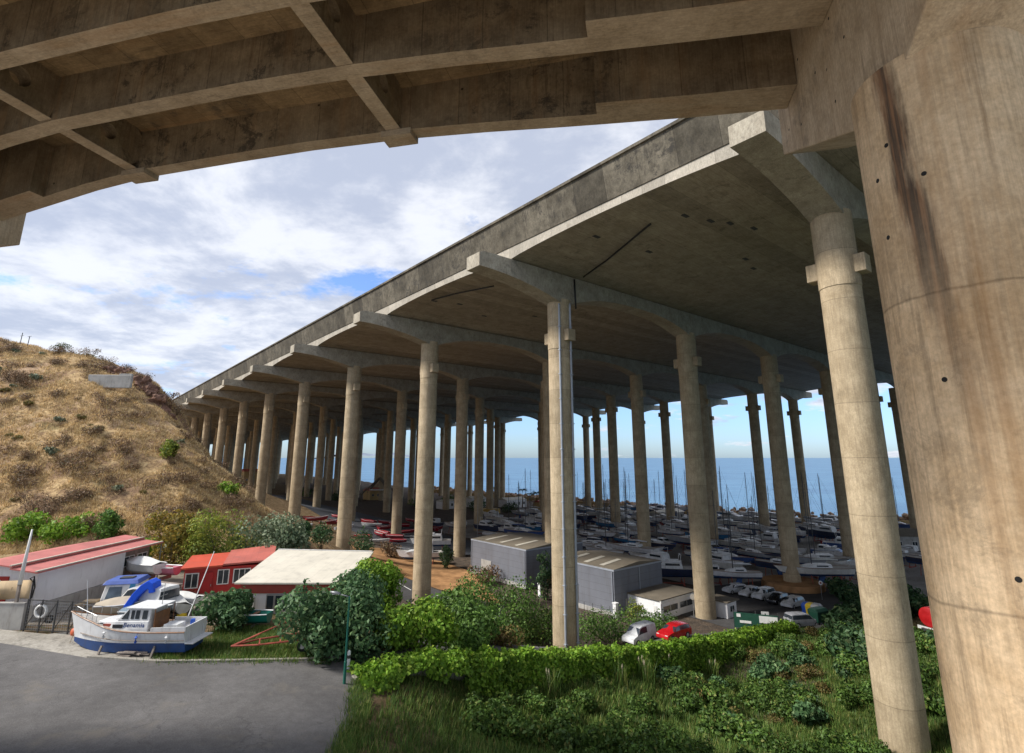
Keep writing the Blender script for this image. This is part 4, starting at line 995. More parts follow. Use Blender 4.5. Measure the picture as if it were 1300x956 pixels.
mb = MB(); mb.box((3.75, 4.4, -11.1), (7.3, 8.6, 2.7)); mb.build('wall', M['white_wall'], ws)
mb = MB(); mb.box((3.75, .02, -9.98), (7.36, .16, .62)); mb.build('fascia', plain('red_fascia', (.36, .07, .05), .7, .12), ws)
mb = MB(); mb.prism([(-.25, -.45, -9.55), (7.5, -.45, -9.55), (8.3, 6.5, -8.9), (8.2, 8.3, -8.72), (-1.15, 9.2, -8.68)], (0, 0, .12)); rf_ = mb.build('roof', M['cream_roof'], ws)
mb = MB(); mb.bar((-1.1, 9.15, -8.52), (8.1, 8.25, -8.56), .12, .05); mb.build('ridge_strip', M['white'], rf_)
for i in range(5): window(ws, (2.45 + i * .66, .02, -11.0), .58, .16, 1.15, 'y', frame=.06, fmat='grey_wall', mull=0)
mb = MB(); mb.box((.95, .02, -11.4), (.5, .14, 1.7)); mb.build('panel', M['white'], ws)

# ------------------------------------------------------------------ boats
def hull_pts(L_, B_, D_, s, sheer=.18, transom=.8, rake=.12, flare=.25, full=1.7, wl=.42, bil=.62):
    """half section of a hull at station s (0 stern .. 1 bow): [sheer edge, topside, waterline, bilge, keel line]"""
    b = B_ / 2 * (transom + (1 - transom) * min(1, s / .45) ** .7 if s < .45 else (1 - ((s - .45) / .55) ** full))
    b = max(b, .02); zs_ = D_ * (1 + sheer * max(0, (s - .25) / .75) ** 2 * 1.6 + .05 * (1 - s)); zk = D_ * (.12 * (1 - s) + .0 + .55 * max(0, (s - .72) / .28) ** 2)
    x = s * L_; xr = x + rake * L_ * max(0, s - .8) * 2.2
    zw = D_ * wl; zw = max(zw, zk + .02)
    out = [(xr, b, zs_), ((xr + x) / 2, b * (1 - flare * .35), zs_ * .55 + zw * .45), (x, b * (1 - flare), zw), (x, b * (1 - flare) * bil, (zw + zk) / 2 - (.04 + max(0, bil - .62) * .5) * D_), (x, .015, zk)]
    return out
def hull(mbt, mbb, mbd, L_, B_, D_, n=14, **kw):
    S_ = [hull_pts(L_, B_, D_, i / n, **kw) for i in range(n + 1)]
    for sg in (-1, 1):
        mbt.loft([[(p[0], p[1] * sg, p[2]) for p in st[:3]] for st in S_], closed=False)
        mbb.loft([[(p[0], p[1] * sg, p[2]) for p in st[2:]] for st in S_], closed=False)
    st = S_[0]; mbt.add([(p[0], p[1], p[2]) for p in st[:3]] + [(p[0], -p[1], p[2]) for p in st[:3]], [(0, 1, 4, 3), (1, 2, 5, 4)])
    mbb.add([(p[0], p[1], p[2]) for p in st[2:]] + [(p[0], -p[1], p[2]) for p in st[2:]], [(0, 1, 4, 3), (1, 2, 5, 4)])
    mbd.loft([[(st[0][0], st[0][1] * .97, st[0][2] - .05), (st[0][0], 0, st[0][2] - .01), (st[0][0], -st[0][1] * .97, st[0][2] - .05)] for st in S_], closed=False)
    return S_
def rail_line(S_, r=.035, dz=0.0, lo=0, hi=None):
    mb = MB()
    for sg in (-1, 1): mb.tube([(s[0][0], s[0][1] * sg, s[0][2] + dz) for s in S_[lo:hi]], r, 5)
    return mb
def stand(L_, B_, z0, keel=True):
    mb = MB()
    for x in (L_ * .22, L_ * .62):
        for sg in (-1, 1): mb.bar((x, sg * B_ * .55, -z0), (x, sg * B_ * .36, .45), .1)
        mb.box((x, 0, -z0 + .06), (.25, B_ * 1.1, .12))
    mb.box((L_ * .42, 0, -z0 + .07), (L_ * .46, .2, .1))
    return mb
def make_sailboat(name, L_, B_, D_, mast_h, lift):
    """hauled-out sailing yacht on props; the ground is z = 0"""
    t_ = thing(name, 'x', 'sailing boat'); z = lift
    a, b, d = MB(), MB(), MB(); S_ = hull(a, b, d, L_, B_, D_, transom=.62, rake=.2, flare=.3, sheer=.12)
    o = a.build('hull', M['gel'], t_, autosmooth=50, loc=(0, 0, z)); b.build('hull_bottom', M['blue_bottom'], t_, autosmooth=50, loc=(0, 0, z)); d.build('deck', M['deck'], t_, loc=(0, 0, z))
    rail_line(S_).build('gunwale', M['wood'], t_, loc=(0, 0, z))
    mb = MB(); mb.loft([[(x, -.22 * k, zz_), (x + .9, -.22 * k, zz_), (x + .9, .22 * k, zz_), (x, .22 * k, zz_)] for x, zz_, k in ((L_ * .42, -lift + .25, 1.0), (L_ * .38, D_ * .14, .8))]); mb.build('keel', M['blue_bottom'], t_, loc=(0, 0, z))
    mb = MB(); zd = D_ * 1.05
    mb.loft([[(L_ * .30, -B_ * .30, zd), (L_ * .30, B_ * .30, zd), (L_ * .31, B_ * .27, zd + .55), (L_ * .31, -B_ * .27, zd + .55)], [(L_ * .58, -B_ * .28, zd), (L_ * .58, B_ * .28, zd), (L_ * .56, B_ * .24, zd + .5), (L_ * .56, -B_ * .24, zd + .5)], [(L_ * .72, -B_ * .18, zd), (L_ * .72, B_ * .18, zd), (L_ * .70, B_ * .12, zd + .2), (L_ * .70, -B_ * .12, zd + .2)]])
    c_ = mb.build('cabin', M['gelw'], t_, bevel=.05, loc=(0, 0, z))
    for sg in (-1, 1):
        mb = MB(); mb.box((L_ * .44, sg * B_ * .285, zd + .3), (L_ * .16, .03, .2)); w_ = mb.build('window', M['glass'], t_, loc=(0, 0, z))
    mb = MB(); mb.tube([(L_ * .55, 0, zd), (L_ * .55, 0, zd + mast_h)], [.085, .06], 8)
    for zf in (.5, .78): mb.tube([(L_ * .55, -.7, zd + mast_h * zf), (L_ * .55, .7, zd + mast_h * zf)], .03, 5)
    mb.build('mast', M['mast'], t_, smooth=True, loc=(0, 0, z))
    mb = MB(); mb.tube([(L_ * .55, 0, zd + 1.1), (L_ * .16, 0, zd + 1.15)], .06, 6); bo_ = mb.build('boom', M['mast'], t_, loc=(0, 0, z))
    mb = MB(); mb.tube([(L_ * .54, 0, zd + 1.25), (L_ * .36, 0, zd + 1.32), (L_ * .18, 0, zd + 1.2)], [.14, .19, .10], 8); mb.build('sail_cover', M['cover'], bo_, smooth=True, loc=(0, 0, 0))
    mb = MB(); top = (L_ * .55, 0, zd + mast_h * .97)
    for e in ((L_ * 1.05, 0, zd + .1), (0.05, 0, zd + .1), (L_ * .53, B_ * .47, zd), (L_ * .53, -B_ * .47, zd)): mb.tube([top, e], .012, 4)
    mb.build('rigging', M['dark_metal'], t_, loc=(0, 0, z))
    mb = stand(L_, B_, z); mb.build('cradle', M['rust'], t_, loc=(0, 0, z)); return t_
def make_motorboat(name, L_, B_, D_, lift, fly=True):
    t_ = thing(name, 'x', 'motor boat'); z = lift
    a, b, d = MB(), MB(), MB(); S_ = hull(a, b, d, L_, B_, D_, transom=.92, rake=.16, flare=.22, sheer=.22)
    a.build('hull', M['gel'], t_, autosmooth=50, loc=(0, 0, z)); b.build('hull_bottom', M['blue_bottom'], t_, autosmooth=50, loc=(0, 0, z)); d.build('deck', M['deck'], t_, loc=(0, 0, z))
    zd = D_ * 1.02; w_ = B_ * .36; h = 1.15
    mb = MB(); prof = [(L_ * .22, zd), (L_ * .24, zd + h), (L_ * .52, zd + h), (L_ * .66, zd + .45), (L_ * .82, zd + .2), (L_ * .84, zd)]
    mb.loft([[(x, -w_ * k, zz_) for x, zz_ in prof] for k in (1,)] + [[(x, w_, zz_) for x, zz_ in prof]]); mb.build('cabin', M['gelw'], t_, bevel=.06, loc=(0, 0, z))
    for sg in (-1, 1):
        mb = MB(); y = sg * (w_ + .012)
        mb.prism([(L_ * .27, y, zd + .55), (L_ * .50, y, zd + .55), (L_ * .50, y, zd + .98), (L_ * .27, y, zd + .98)], (0, sg * .015, 0)); mb.build('window', M['glass'], t_, loc=(0, 0, z))
    mb = MB(); q0 = Vector((L_ * .545, 0, zd + h - .12)); q1 = Vector((L_ * .64, 0, zd + .55)); nn = Vector((h, 0, L_ * .14)).normalized() * .03
    mb.add([q0 + Vector((0, -w_ * .85, 0)) + nn, q0 + Vector((0, w_ * .85, 0)) + nn, q1 + Vector((0, w_ * .85, 0)) + nn, q1 + Vector((0, -w_ * .85, 0)) + nn], [(0, 1, 2, 3)]); mb.build('windscreen', M['glass'], t_, loc=(0, 0, z))
    if fly:
        mb = MB(); mb.prism([(L_ * .26, -w_ * .8, zd + h + .03), (L_ * .47, -w_ * .8, zd + h + .03), (L_ * .50, -w_ * .8, zd + h + .5), (L_ * .44, -w_ * .8, zd + h + .55), (L_ * .42, -w_ * .8, zd + h + .25), (L_ * .26, -w_ * .8, zd + h + .25)], (0, w_ * 1.6, 0)); mb.build('flybridge', M['gelw'], t_, bevel=.04, loc=(0, 0, z))
        mb = MB(); mb.tube([(L_ * .26, -w_ * .8, zd + h), (L_ * .24, -w_ * .75, zd + h + 1.3), (L_ * .24, w_ * .75, zd + h + 1.3), (L_ * .26, w_ * .8, zd + h)], .05, 6); mb.build('radar_arch', M['gelw'], t_, loc=(0, 0, z))
    r_ = rail_line(S_, .02, .55, 7); 
    for s_ in S_[7::2]:
        for sg in (-1, 1): r_.tube([(s_[0][0], s_[0][1] * sg, s_[0][2]), (s_[0][0], s_[0][1] * sg, s_[0][2] + .55)], .018, 4)
    r_.build('bow_rail', M['metal'], t_, loc=(0, 0, z))
    stand(L_, B_, z).build('cradle', M['rust'], t_, loc=(0, 0, z)); return t_
def make_openboat(name, L_, B_, D_, lift=.25, cover=False):
    t_ = thing(name, 'x', 'boat'); z = lift
    a, b, d = MB(), MB(), MB(); S_ = hull(a, b, d, L_, B_, D_, transom=.75, rake=.1, flare=.25, sheer=.3)
    a.build('hull', M['gel'], t_, autosmooth=50, loc=(0, 0, z)); b.build('hull_bottom', M['gel'], t_, autosmooth=50, loc=(0, 0, z))
    rail_line(S_, .045).build('gunwale', M['gelw'], t_, loc=(0, 0, z))
    mb = MB()
    if cover:
        mb.loft([[(s[0][0], s[0][1], s[0][2]), (s[0][0], 0, s[0][2] + .45 * math.sin(math.pi * min(1, .1 + i / 14))), (s[0][0], -s[0][1], s[0][2])] for i, s in enumerate(S_)], closed=False); mb.build('cover', M['cover'], t_, loc=(0, 0, z), smooth=True)
    else:
        mb.loft([[(s[0][0], s[0][1] * .8, s[0][2] - D_ * .35), (s[0][0], -s[0][1] * .8, s[0][2] - D_ * .35)] for s in S_[:13]], closed=False); mb.build('floor', M['deck'], t_, loc=(0, 0, z))
        for x in (.3, .55):
            mb = MB(); mb.box((L_ * x, 0, D_ * .9), (.3, B_ * .78, .06)); mb.build('thwart', M['wood'], t_, loc=(0, 0, z))
    mb = MB(); mb.box((L_ * .3, 0, z / 2), (.2, B_ * .8, z)); mb.box((L_ * .7, 0, z / 2), (.2, B_ * .6, z)); mb.build('chock', M['timber'], t_); return t_
M['blue_bottom'] = plain('antifouling', (.03, .075, .20), .8, .3, 1.2, dirt=.25)
M['red_bottom'] = M['rust']
WHITE = (.68, .69, .71, 1)

# hero boat: white cabin boat with blue bottom, aground beside the road
hx, hy = on(180, 831)
p_st, p_bw = on(262, 826), on(97, 826)
hL = 9.4; hz = tz(hx, hy)
hb = thing('cabin_boat', 'white cabin boat with blue bottom aground beside the road', 'boat', (0, 0, 0))
hb.location = (p_st[0] - .45, p_st[1] - .65, tz(p_st[0] - 4, p_st[1] - .65) - .02); hb.rotation_euler = (0, 0, R(180) - R(1.5)); hb.color = WHITE; hb.scale = (.81, .90, .74)
a, b, d = MB(), MB(), MB(); kw = dict(transom=.9, rake=.13, flare=.14, sheer=.42, full=1.9, wl=.56, bil=.9)
HS_ = hull(a, b, d, hL, 2.9, 1.75, n=20, **kw)
o = a.build('hull', M['hero_white'] if 'hero_white' in M else M['gelw'], hb, autosmooth=50); b.build('hull_bottom', M['blue'], hb, autosmooth=50); d.build('deck', M['deck'], hb)
mb = rail_line(HS_, .06, .0); mb.build('gunwale', M['wood'], hb)
mb = MB()
for sg in (-1, 1): mb.tube([(s[1][0], s[1][1] * sg + sg * .03, s[1][2] * .5 + s[2][2] * .5) for s in HS_[:19]], .035, 5)
mb.build('rubbing_strake', M['timber'], hb)
zd = 1.82
# stern bulwark and swim platform
mb = MB()
for sg in (-1, 1): mb.prism([(.02, sg * 1.22, zd - .1), (2.6, sg * 1.3, zd - .1), (2.6, sg * 1.3, zd + .32), (.0, sg * 1.22, zd + .38)], (0, -sg * .08, 0))
mb.box((.05, 0, zd + .12), (.09, 2.36, .5)); mb.build('bulwark', M['gelw'], hb)
mb = MB(); mb.box((-.32, 0, .95), (.66, 2.3, .09)); mb.bar((-.05, .8, .95), (-.05, .8, 1.8), .05); mb.bar((-.05, -.8, .95), (-.05, -.8, 1.8), .05); mb.build('swim_platform', M['gelw'], hb, bevel=.02)
# trunk cabin forward, wheelhouse
mb = MB(); mb.loft([[(3.0, -1.08, zd - .1), (3.0, 1.08, zd - .1), (3.0, .98, zd + .75), (3.0, -.98, zd + .75)], [(5.6, -1.08, zd - .05), (5.6, 1.08, zd - .05), (5.6, .95, zd + .72), (5.6, -.95, zd + .72)], [(7.35, -.72, zd + .15), (7.35, .72, zd + .15), (7.2, .55, zd + .6), (7.2, -.55, zd + .6)]]); mb.build('cabin', M['gelw'], hb, bevel=.07)
mb = MB(); wh = [(3.02, zd + .74), (3.05, zd + 1.62), (4.75, zd + 1.62), (5.5, zd + .74)]
mb.loft([[(x, -.94 + .1 * (zz_ > zd + 1), zz_) for x, zz_ in wh], [(x, .94 - .1 * (zz_ > zd + 1), zz_) for x, zz_ in wh]]); mb.build('wheelhouse', M['gelw'], hb, bevel=.03)
mb = MB(); mb.prism([(2.55, -1.02, zd + 1.64), (4.95, -1.02, zd + 1.66), (4.85, -1.02, zd + 1.74), (2.55, -1.02, zd + 1.72)], (0, 2.04, 0)); mb.build('wheelhouse_roof', M['gelw'], hb, bevel=.02)
for sg in (-1, 1):
    for (x0, x1, x1b) in ((3.25, 3.62, 3.62), (3.85, 4.15, 4.15), (4.25, 4.5, 4.5), (4.68, 4.78, 5.2)):
        mb = MB(); y0 = sg * (.95 - .02); 
        mb.prism([(x0, sg * .935, zd + .86), (x1b, sg * .935, zd + .86), (x1, sg * .865, zd + 1.5), (x0, sg * .865, zd + 1.5)], (0, sg * .02, 0)); mb.build('window', M['glass'], hb)
    for (x0, x1, m_) in ((4.95, 5.7, 'glass'), (5.95, 6.55, 'rust'), (6.75, 7.1, 'glass')):
        mb = MB(); f_ = (x0 + x1) / 2
        yb = np.interp(f_, (3, 5.6, 7.3), (1.05, 1.04, .66)); mb.box((f_, sg * (yb + .0), zd + .34), (x1 - x0, .06, .26)); mb.build('porthole', M[m_], hb)
mb = MB(); 
for i in range(3): mb.box((5.12 + .02, -.5 + i * .5, zd + 1.2), (.03, .42, .02))
q0 = Vector((4.83, 0, zd + 1.55)); q1 = Vector((5.42, 0, zd + .85))
mb = MB(); mb.add([q0 + Vector((.03, -.75, 0)), q0 + Vector((.03, .75, 0)), q1 + Vector((.03, .82, 0)), q1 + Vector((.03, -.82, 0))], [(0, 1, 2, 3)]); mb.build('windscreen', M['glass'], hb)
mb = MB(); mb.box((2.75, 0, zd + .55), (.06, 1.5, 1.4)); mb.build('cabin_door', M['wood'], hb)
mb = MB(); mb.box((1.5, .3, zd + .18), (1.1, .9, .45)); mb.build('engine_box', M['gelw'], hb, bevel=.05)
mb = MB(); mb.tube([(.65, -.5, zd), (.65, -.5, zd + .42)], [.16, .16], 12); mb.build('bucket', M['bluep'], hb)
mb = MB()
for (x, y) in ((2.6, -1.0), (2.6, 1.0)): mb.tube([(x, y, zd - .1), (x, y, zd + 1.65)], .035, 6)
mb.build('roof_post', M['wood'], hb)
r_ = rail_line(HS_, .022, .62, 15, 20)
for s_ in HS_[15:20]:
    for sg in (-1, 1): r_.tube([(s_[0][0], s_[0][1] * sg, s_[0][2]), (s_[0][0], s_[0][1] * sg, s_[0][2] + .62)], .02, 4)
r_.build('bow_rail', M['metal'], hb)
mb = MB(); mb.tube([(8.6, 0, 2.2), (9.1, 0, 5.4)], [.035, .02], 6); mb.build('bow_staff', M['gelw'], hb)
fc = bpy.data.curves.new('lettering', 'FONT'); fc.body = 'Benamia'; fc.size = .46; fc.extrude = .006; fc.offset = .012; fc.shear = .15; fc.space_character = 1.05
lo_t = bpy.data.objects.new('lettering_curve', fc); COL.objects.link(lo_t); bpy.context.view_layer.update()
me_ = bpy.data.meshes.new_from_object(lo_t.evaluated_get(bpy.context.evaluated_depsgraph_get())); bpy.data.objects.remove(lo_t); me_.name = 'lettering'; me_.materials.clear()
lo = link('lettering', me_, M['blue'], hb); lo.rotation_euler = (R(90), 0, R(180)); lo.location = (4.85, 1.12, zd + .30)
for i_, x in enumerate((1.2, 3.4, 6.0)):
    yb = float(np.interp(x, [s_[0][0] for s_ in HS_], [s_[0][1] for s_ in HS_])); zb_ = float(np.interp(x, [s_[0][0] for s_ in HS_], [s_[0][2] for s_ in HS_]))
    mb = MB(); mb.tube([(x, yb + .12, zb_ - .75), (x, yb + .13, zb_ - .65), (x, yb + .13, zb_ - .3), (x, yb + .1, zb_ - .2)], [.03, .1, .1, .03], 10); mb.tube([(x, yb + .1, zb_ - .22), (x, yb - .02, zb_ + .05)], .015, 4); mb.build('fender', M['bluep' if i_ == 1 else 'gelw'], hb, smooth=True)
mb = MB(); mb.tube([(2.9, 0, zd + 1.72), (2.85, 0, zd + 3.4)], [.03, .015], 6); mb.bar((2.88, -.45, zd + 2.4), (2.88, .45, zd + 2.4), .03); mb.build('aerial', M['metal'], hb)
mb = MB()
for sg in (-1, 1): mb.tube([(5.7, sg * .8, zd + .78), (4.6, sg * .85, zd + 1.0), (3.2, sg * .9, zd + 1.0)], .018, 5)
mb.build('handrail', M['metal'], hb)
mb = MB(); mb.tube([(9.0, 0, 2.4), (9.6, -.2, 1.5), (10.1, -.4, .1)], .02, 5); mb.build('mooring_rope', M['tan'], hb)
mb = MB(); 
for x, sg in ((2.2, 1), (2.2, -1), (6.2, 1), (6.2, -1)): mb.bar((x, sg * 1.5, -.1), (x, sg * 1.15, .75), .12)
mb.build('prop', M['timber'], hb)
o = MB()
for i in range(9): o.box((random.uniform(-.7, .7), random.uniform(-.35, .35), .06 + .07 * i / 3), (random.uniform(.5, 1.1), random.uniform(.15, .3), .07), rz=random.uniform(-.5, .5))
q_ = on(176, 832); o = o.build('timber_offcuts', M['timber'], loc=(q_[0], q_[1] - .3, tz(*q_) + .05)); tag(o, 'pile of grey timber offcuts under the keel of the grounded boat', 'timber pile')

# blue canopy behind the hero boat: hooped canvas
ca = at_y(178, 776, 41.2)
cn = thing('blue_canopy', 'bright blue hooped canvas canopy standing up behind the cabin boat', 'canopy', (ca[0], ca[1], tz(ca[0], ca[1])), R(8))
zb = ca[2] - tz(ca[0], ca[1])
hoop = [(-1.12, zb - .15), (-.85, zb + .55), (-.45, zb + 1.25), (.05, zb + 1.85), (.5, zb + 2.15), (.85, zb + 1.95), (1.0, zb + 1.35)]
inn = [(-.62, zb - .15), (-.42, zb + .45), (-.08, zb + 1.0), (.3, zb + 1.45), (.55, zb + 1.6), (.62, zb + 1.5), (.66, zb + 1.3)]
mb = MB(); mb.loft([[(a[0], -.6, a[1]), (b[0], -.6, b[1]), (b[0], .6, b[1]), (a[0], .6, a[1])] for a, b in zip(hoop, inn)]); mb.build('hood', M['bluecan'], cn, bevel=.04)
mb = MB(); mb.loft([[(-.6, .45, zb - .1), (.15, .45, zb + .05), (.15, .5, zb + .05), (-.6, .5, zb - .1)], [(-.15, .45, zb + .95), (.6, .45, zb + 1.05), (.6, .5, zb + 1.05), (-.15, .5, zb + .95)]]); mb.build('back_sheet', M['bluecan'], cn)
mb = MB()
for x in (-1.0, .9): mb.box((x, 0, zb / 2), (.06, .06, zb + .6))
mb.build('frame', M['metal'], cn)

# blue-roofed camper body
cx_, cy_ = on(138, 785)
cm = thing('camper_body', 'white and turquoise camper body with a blue roof and hatch', 'camper', (cx_, cy_ + 1.2, tz(cx_, cy_)), R(14)); cm.scale = (.86, .86, .86)
mb = MB(); mb.loft([[(-1.35, -1.0, .5), (1.35, -1.0, .5), (1.35, 1.6, .5), (-1.35, 1.6, .5)], [(-1.35, -1.0, 1.4), (1.35, -1.0, 1.4), (1.35, 1.6, 1.4), (-1.35, 1.6, 1.4)], [(-1.2, -.7, 2.5), (1.25, -.7, 2.5), (1.25, 1.6, 2.5), (-1.2, 1.6, 2.5)]]); mb.build('body', M['white'], cm, bevel=.08)
mb = MB(); mb.loft([[(-1.4, -.95, 2.5), (1.4, -.95, 2.5), (1.4, 1.75, 2.5), (-1.4, 1.75, 2.5)], [(-1.2, -.7, 2.82), (1.2, -.7, 2.82), (1.2, 1.5, 2.82), (-1.2, 1.5, 2.82)]]); rf_ = mb.build('roof', M['blue_roof'], cm, bevel=.05)
mb = MB(); mb.box((.1, .2, 2.86), (1.0, .8, .1)); mb.build('hatch', M['dark_metal'], rf_)
mb = MB(); mb.prism([(.42, -1.03, .5), (.98, -1.03, .5), (1.1, -.74, 2.48), (.7, -.74, 2.48)], (0, -.03, 0)); mb.build('stripe', M['cyan'], cm)
mb = MB(); mb.box((1.32, .4, 1.7), (.1, 2.0, .7)); mb.build('side_panel', M['cyan'], cm)
mb = MB(); mb.prism([(-1.0, -.99, 1.42), (.2, -.99, 1.42), (.1, -.77, 2.3), (-.85, -.77, 2.3)], (0, -.03, 0)); mb.build('window', M['glassb'], cm)
for x in (-1.0, 1.0):
    for y in (-.5, 1.1):
        mb = MB(); mb.tube([(x - .12, y, .36), (x + .12, y, .36)], .36, 16); mb.build('wheel', M['tyre'], cm)

# ------------------------------------------------------------------ road vehicles
def make_car(name, kind='hatch', L_=4.1, W_=1.72, Hh=1.45):
    """x forward, origin on the ground under the middle"""
    t_ = thing(name, 'x', 'car'); w_ = W_ / 2
    if kind == 'hatch': st = [(-.50, .38, .80, .80), (-.495, .30, .92, .95), (-.42, .26, .95, Hh * .93), (-.30, .24, .95, Hh), (-.02, .24, .94, Hh), (.10, .24, .93, Hh * .94), (.24, .24, .92, .94), (.42, .25, .80, .81), (.485, .28, .68, .69), (.50, .36, .58, .58)]
    elif kind == 'suv': st = [(-.50, .42, .9, .9), (-.495, .34, 1.02, 1.06), (-.455, .30, 1.06, Hh * .95), (-.40, .30, 1.06, Hh), (.02, .30, 1.05, Hh), (.12, .30, 1.04, Hh * .95), (.24, .30, 1.03, 1.05), (.43, .30, .95, .96), (.49, .33, .8, .81), (.50, .42, .66, .66)]
    else: st = [(-.50, .40, 1.0, 1.0), (-.497, .32, 1.05, Hh * .95), (-.48, .30, 1.08, Hh), (-.2, .28, 1.08, Hh * 1.01), (.06, .28, 1.06, Hh), (.16, .28, 1.05, Hh * .93), (.30, .28, 1.02, 1.05), (.43, .28, .90, .91), (.49, .32, .74, .75), (.50, .40, .6, .6)]
    rings = []
    for i, (x, zb_, zl, zr) in enumerate(st):
        e = .93 if i in (0, len(st) - 1) else 1.0; cab = zr > zl + .1; k = .80 if cab else .93
        rings.append([(x * L_, -w_ * e * .96, zb_), (x * L_, -w_ * e, (zb_ + zl) / 2), (x * L_, -w_ * e * .97, zl), (x * L_, -w_ * k * e, zr), (x * L_, 0, zr + (.035 if cab else .02)), (x * L_, w_ * k * e, zr), (x * L_, w_ * e * .97, zl), (x * L_, w_ * e, (zb_ + zl) / 2), (x * L_, w_ * e * .96, zb_)])
    mb = MB(); mb.loft(rings); mb.build('body', M['car'], t_, autosmooth=32)
    def lerp(a, b, f): return Vector(a) * (1 - f) + Vector(b) * f
    ci = [i for i, s in enumerate(st) if s[3] > s[2] + .25]
    for sg, (lo, hi) in ((-1, (2, 3)), (1, (6, 5))):
        mb = MB(); i0, i1 = ci[0], ci[-1]
        van = kind == 'van'
        if van: i0 = ci[-3]
        pts_lo = [lerp(rings[i][lo], rings[i][hi], .10) for i in range(i0, i1 + 1)]; pts_hi = [lerp(rings[i][lo], rings[i][hi], .86) for i in range(i0, i1 + 1)]
        if van: pts_lo = [lerp(pts_lo[0], pts_lo[1], .35)] + pts_lo[1:]; pts_hi = [lerp(pts_hi[0], pts_hi[1], .35)] + pts_hi[1:]
        pts_lo.append(lerp(rings[i1][lo], rings[i1 + 1][lo], .62) + Vector((0, 0, .03)))
        off = Vector((0, sg * .012, 0)); lo_ = [p + off for p in pts_lo]; hi_ = [p + off for p in pts_hi]; hi_.append(lo_[-1] + Vector((0, 0, .02)))
        mb.loft([lo_, hi_], closed=False); mb.build('side_window', M['glass'], t_)
    i1 = ci[-1]; A = rings[i1]; B = rings[i1 + 1]; mb = MB(); up = Vector((.012, 0, .014))
    a0, a1 = lerp(A[3], B[3], .06), lerp(A[5], B[5], .06); b0, b1 = lerp(A[3], B[2], .90), lerp(A[5], B[6], .90)
    mb.add([a0 + up, a1 + up, b1 + up, b0 + up], [(0, 1, 2, 3)]); mb.add([lerp(A[3], A[5], .5)+ Vector((0,0,.05)) ] , []) ; mb.build('windscreen', M['glass'], t_)
    i0 = ci[0]; A = rings[i0]; B = rings[i0 - 1]; mb = MB(); up = Vector((-.014, 0, .008))
    a0, a1 = lerp(A[3], B[3], .12), lerp(A[5], B[5], .12); b0, b1 = lerp(A[3], B[2], .85), lerp(A[5], B[6], .85)
    mb.add([a0 + up, a1 + up, b1 + up, b0 + up], [(0, 1, 2, 3)]); mb.build('rear_window', M['glass'], t_)
    for sg in (-1, 1):
        mb = MB(); mb.box((L_ * .478, sg * w_ * .68, .66 if kind == 'hatch' else .76), (.10, .34, .13)); mb.build('headlight', M['lamp'], t_, bevel=.02)
        mb = MB(); mb.box((-L_ * .493, sg * w_ * .80, .82), (.06, .2, .24)); mb.build('tail_light', M['tail'], t_, bevel=.02)
        for x in (-.31, .31):
            r_ = .33 if kind != 'suv' else .36; mb = MB(); mb.tube([(x * L_, sg * (w_ - .2), r_), (x * L_, sg * (w_ + .012), r_)], r_, 20); wh_ = mb.build('wheel', M['tyre'], t_)
            mb = MB(); mb.tube([(x * L_, sg * (w_ + .005), r_), (x * L_, sg * (w_ + .026), r_)], r_ * .62, 14); mb.build('rim', M['rim'], wh_)
    mb = MB(); mb.box((L_ * .497, 0, .5), (.02, .52, .12)); mb.build('number_plate', M['white'], t_)
    mb = MB(); mb.box((L_ * .492, 0, .42), (.05, W_ * .62, .13)); mb.build('grille', M['dark'], t_)
    return t_
car_h = make_car('parked_car', 'hatch'); car_s = make_car('parked_car', 'suv', 4.4, 1.8, 1.66); car_v = make_car('parked_van', 'van', 4.1, 1.72, 1.82)
def park(src, px, py, deg, label, col, cat, sc_=1.0, dz=.06):
    x, y = on(px, py); o = dup(src, (x, y, tz(x, y) + dz), R(deg), label, None, sc_, col); o['category'] = cat
    return o
park(car_v, 812, 816, 218, 'small white delivery van parked beside the hedge', (.72, .73, .75, 1), 'van')
park(car_h, 856, 811, 215, 'bright red hatchback parked behind the white van', (.42, .01, .015, 1), 'car')
park(car_h, 1007, 771, 215, 'silver white hatchback at the right end of the parked row', (.62, .63, .64, 1), 'car')
park(car_h, 988, 766, 215, 'black hatchback between two pale cars in the parked row', (.015, .015, .018, 1), 'car')
park(car_s, 970, 761, 215, 'white estate car third from the right in the parked row', (.64, .65, .66, 1), 'car')
park(car_h, 952, 757, 215, 'white hatchback fourth from the right in the parked row', (.66, .67, .68, 1), 'car')
park(car_h, 933, 753, 200, 'white car half hidden at the left end of the parked row', (.62, .64, .67, 1), 'car')
park(car_s, 1020, 796, 10, 'silver grey car waiting alone on the tarmac by the bins', (.36, .37, .40, 1), 'car')
park(car_v, 180, 782, 165, 'white van parked behind the blue canopy in the boat yard', (.70, .70, .69, 1), 'van', 1.12)
for src in (car_h, car_s, car_v):
    for ch in list(src.children_recursive): bpy.data.objects.remove(ch)
    bpy.data.objects.remove(src)
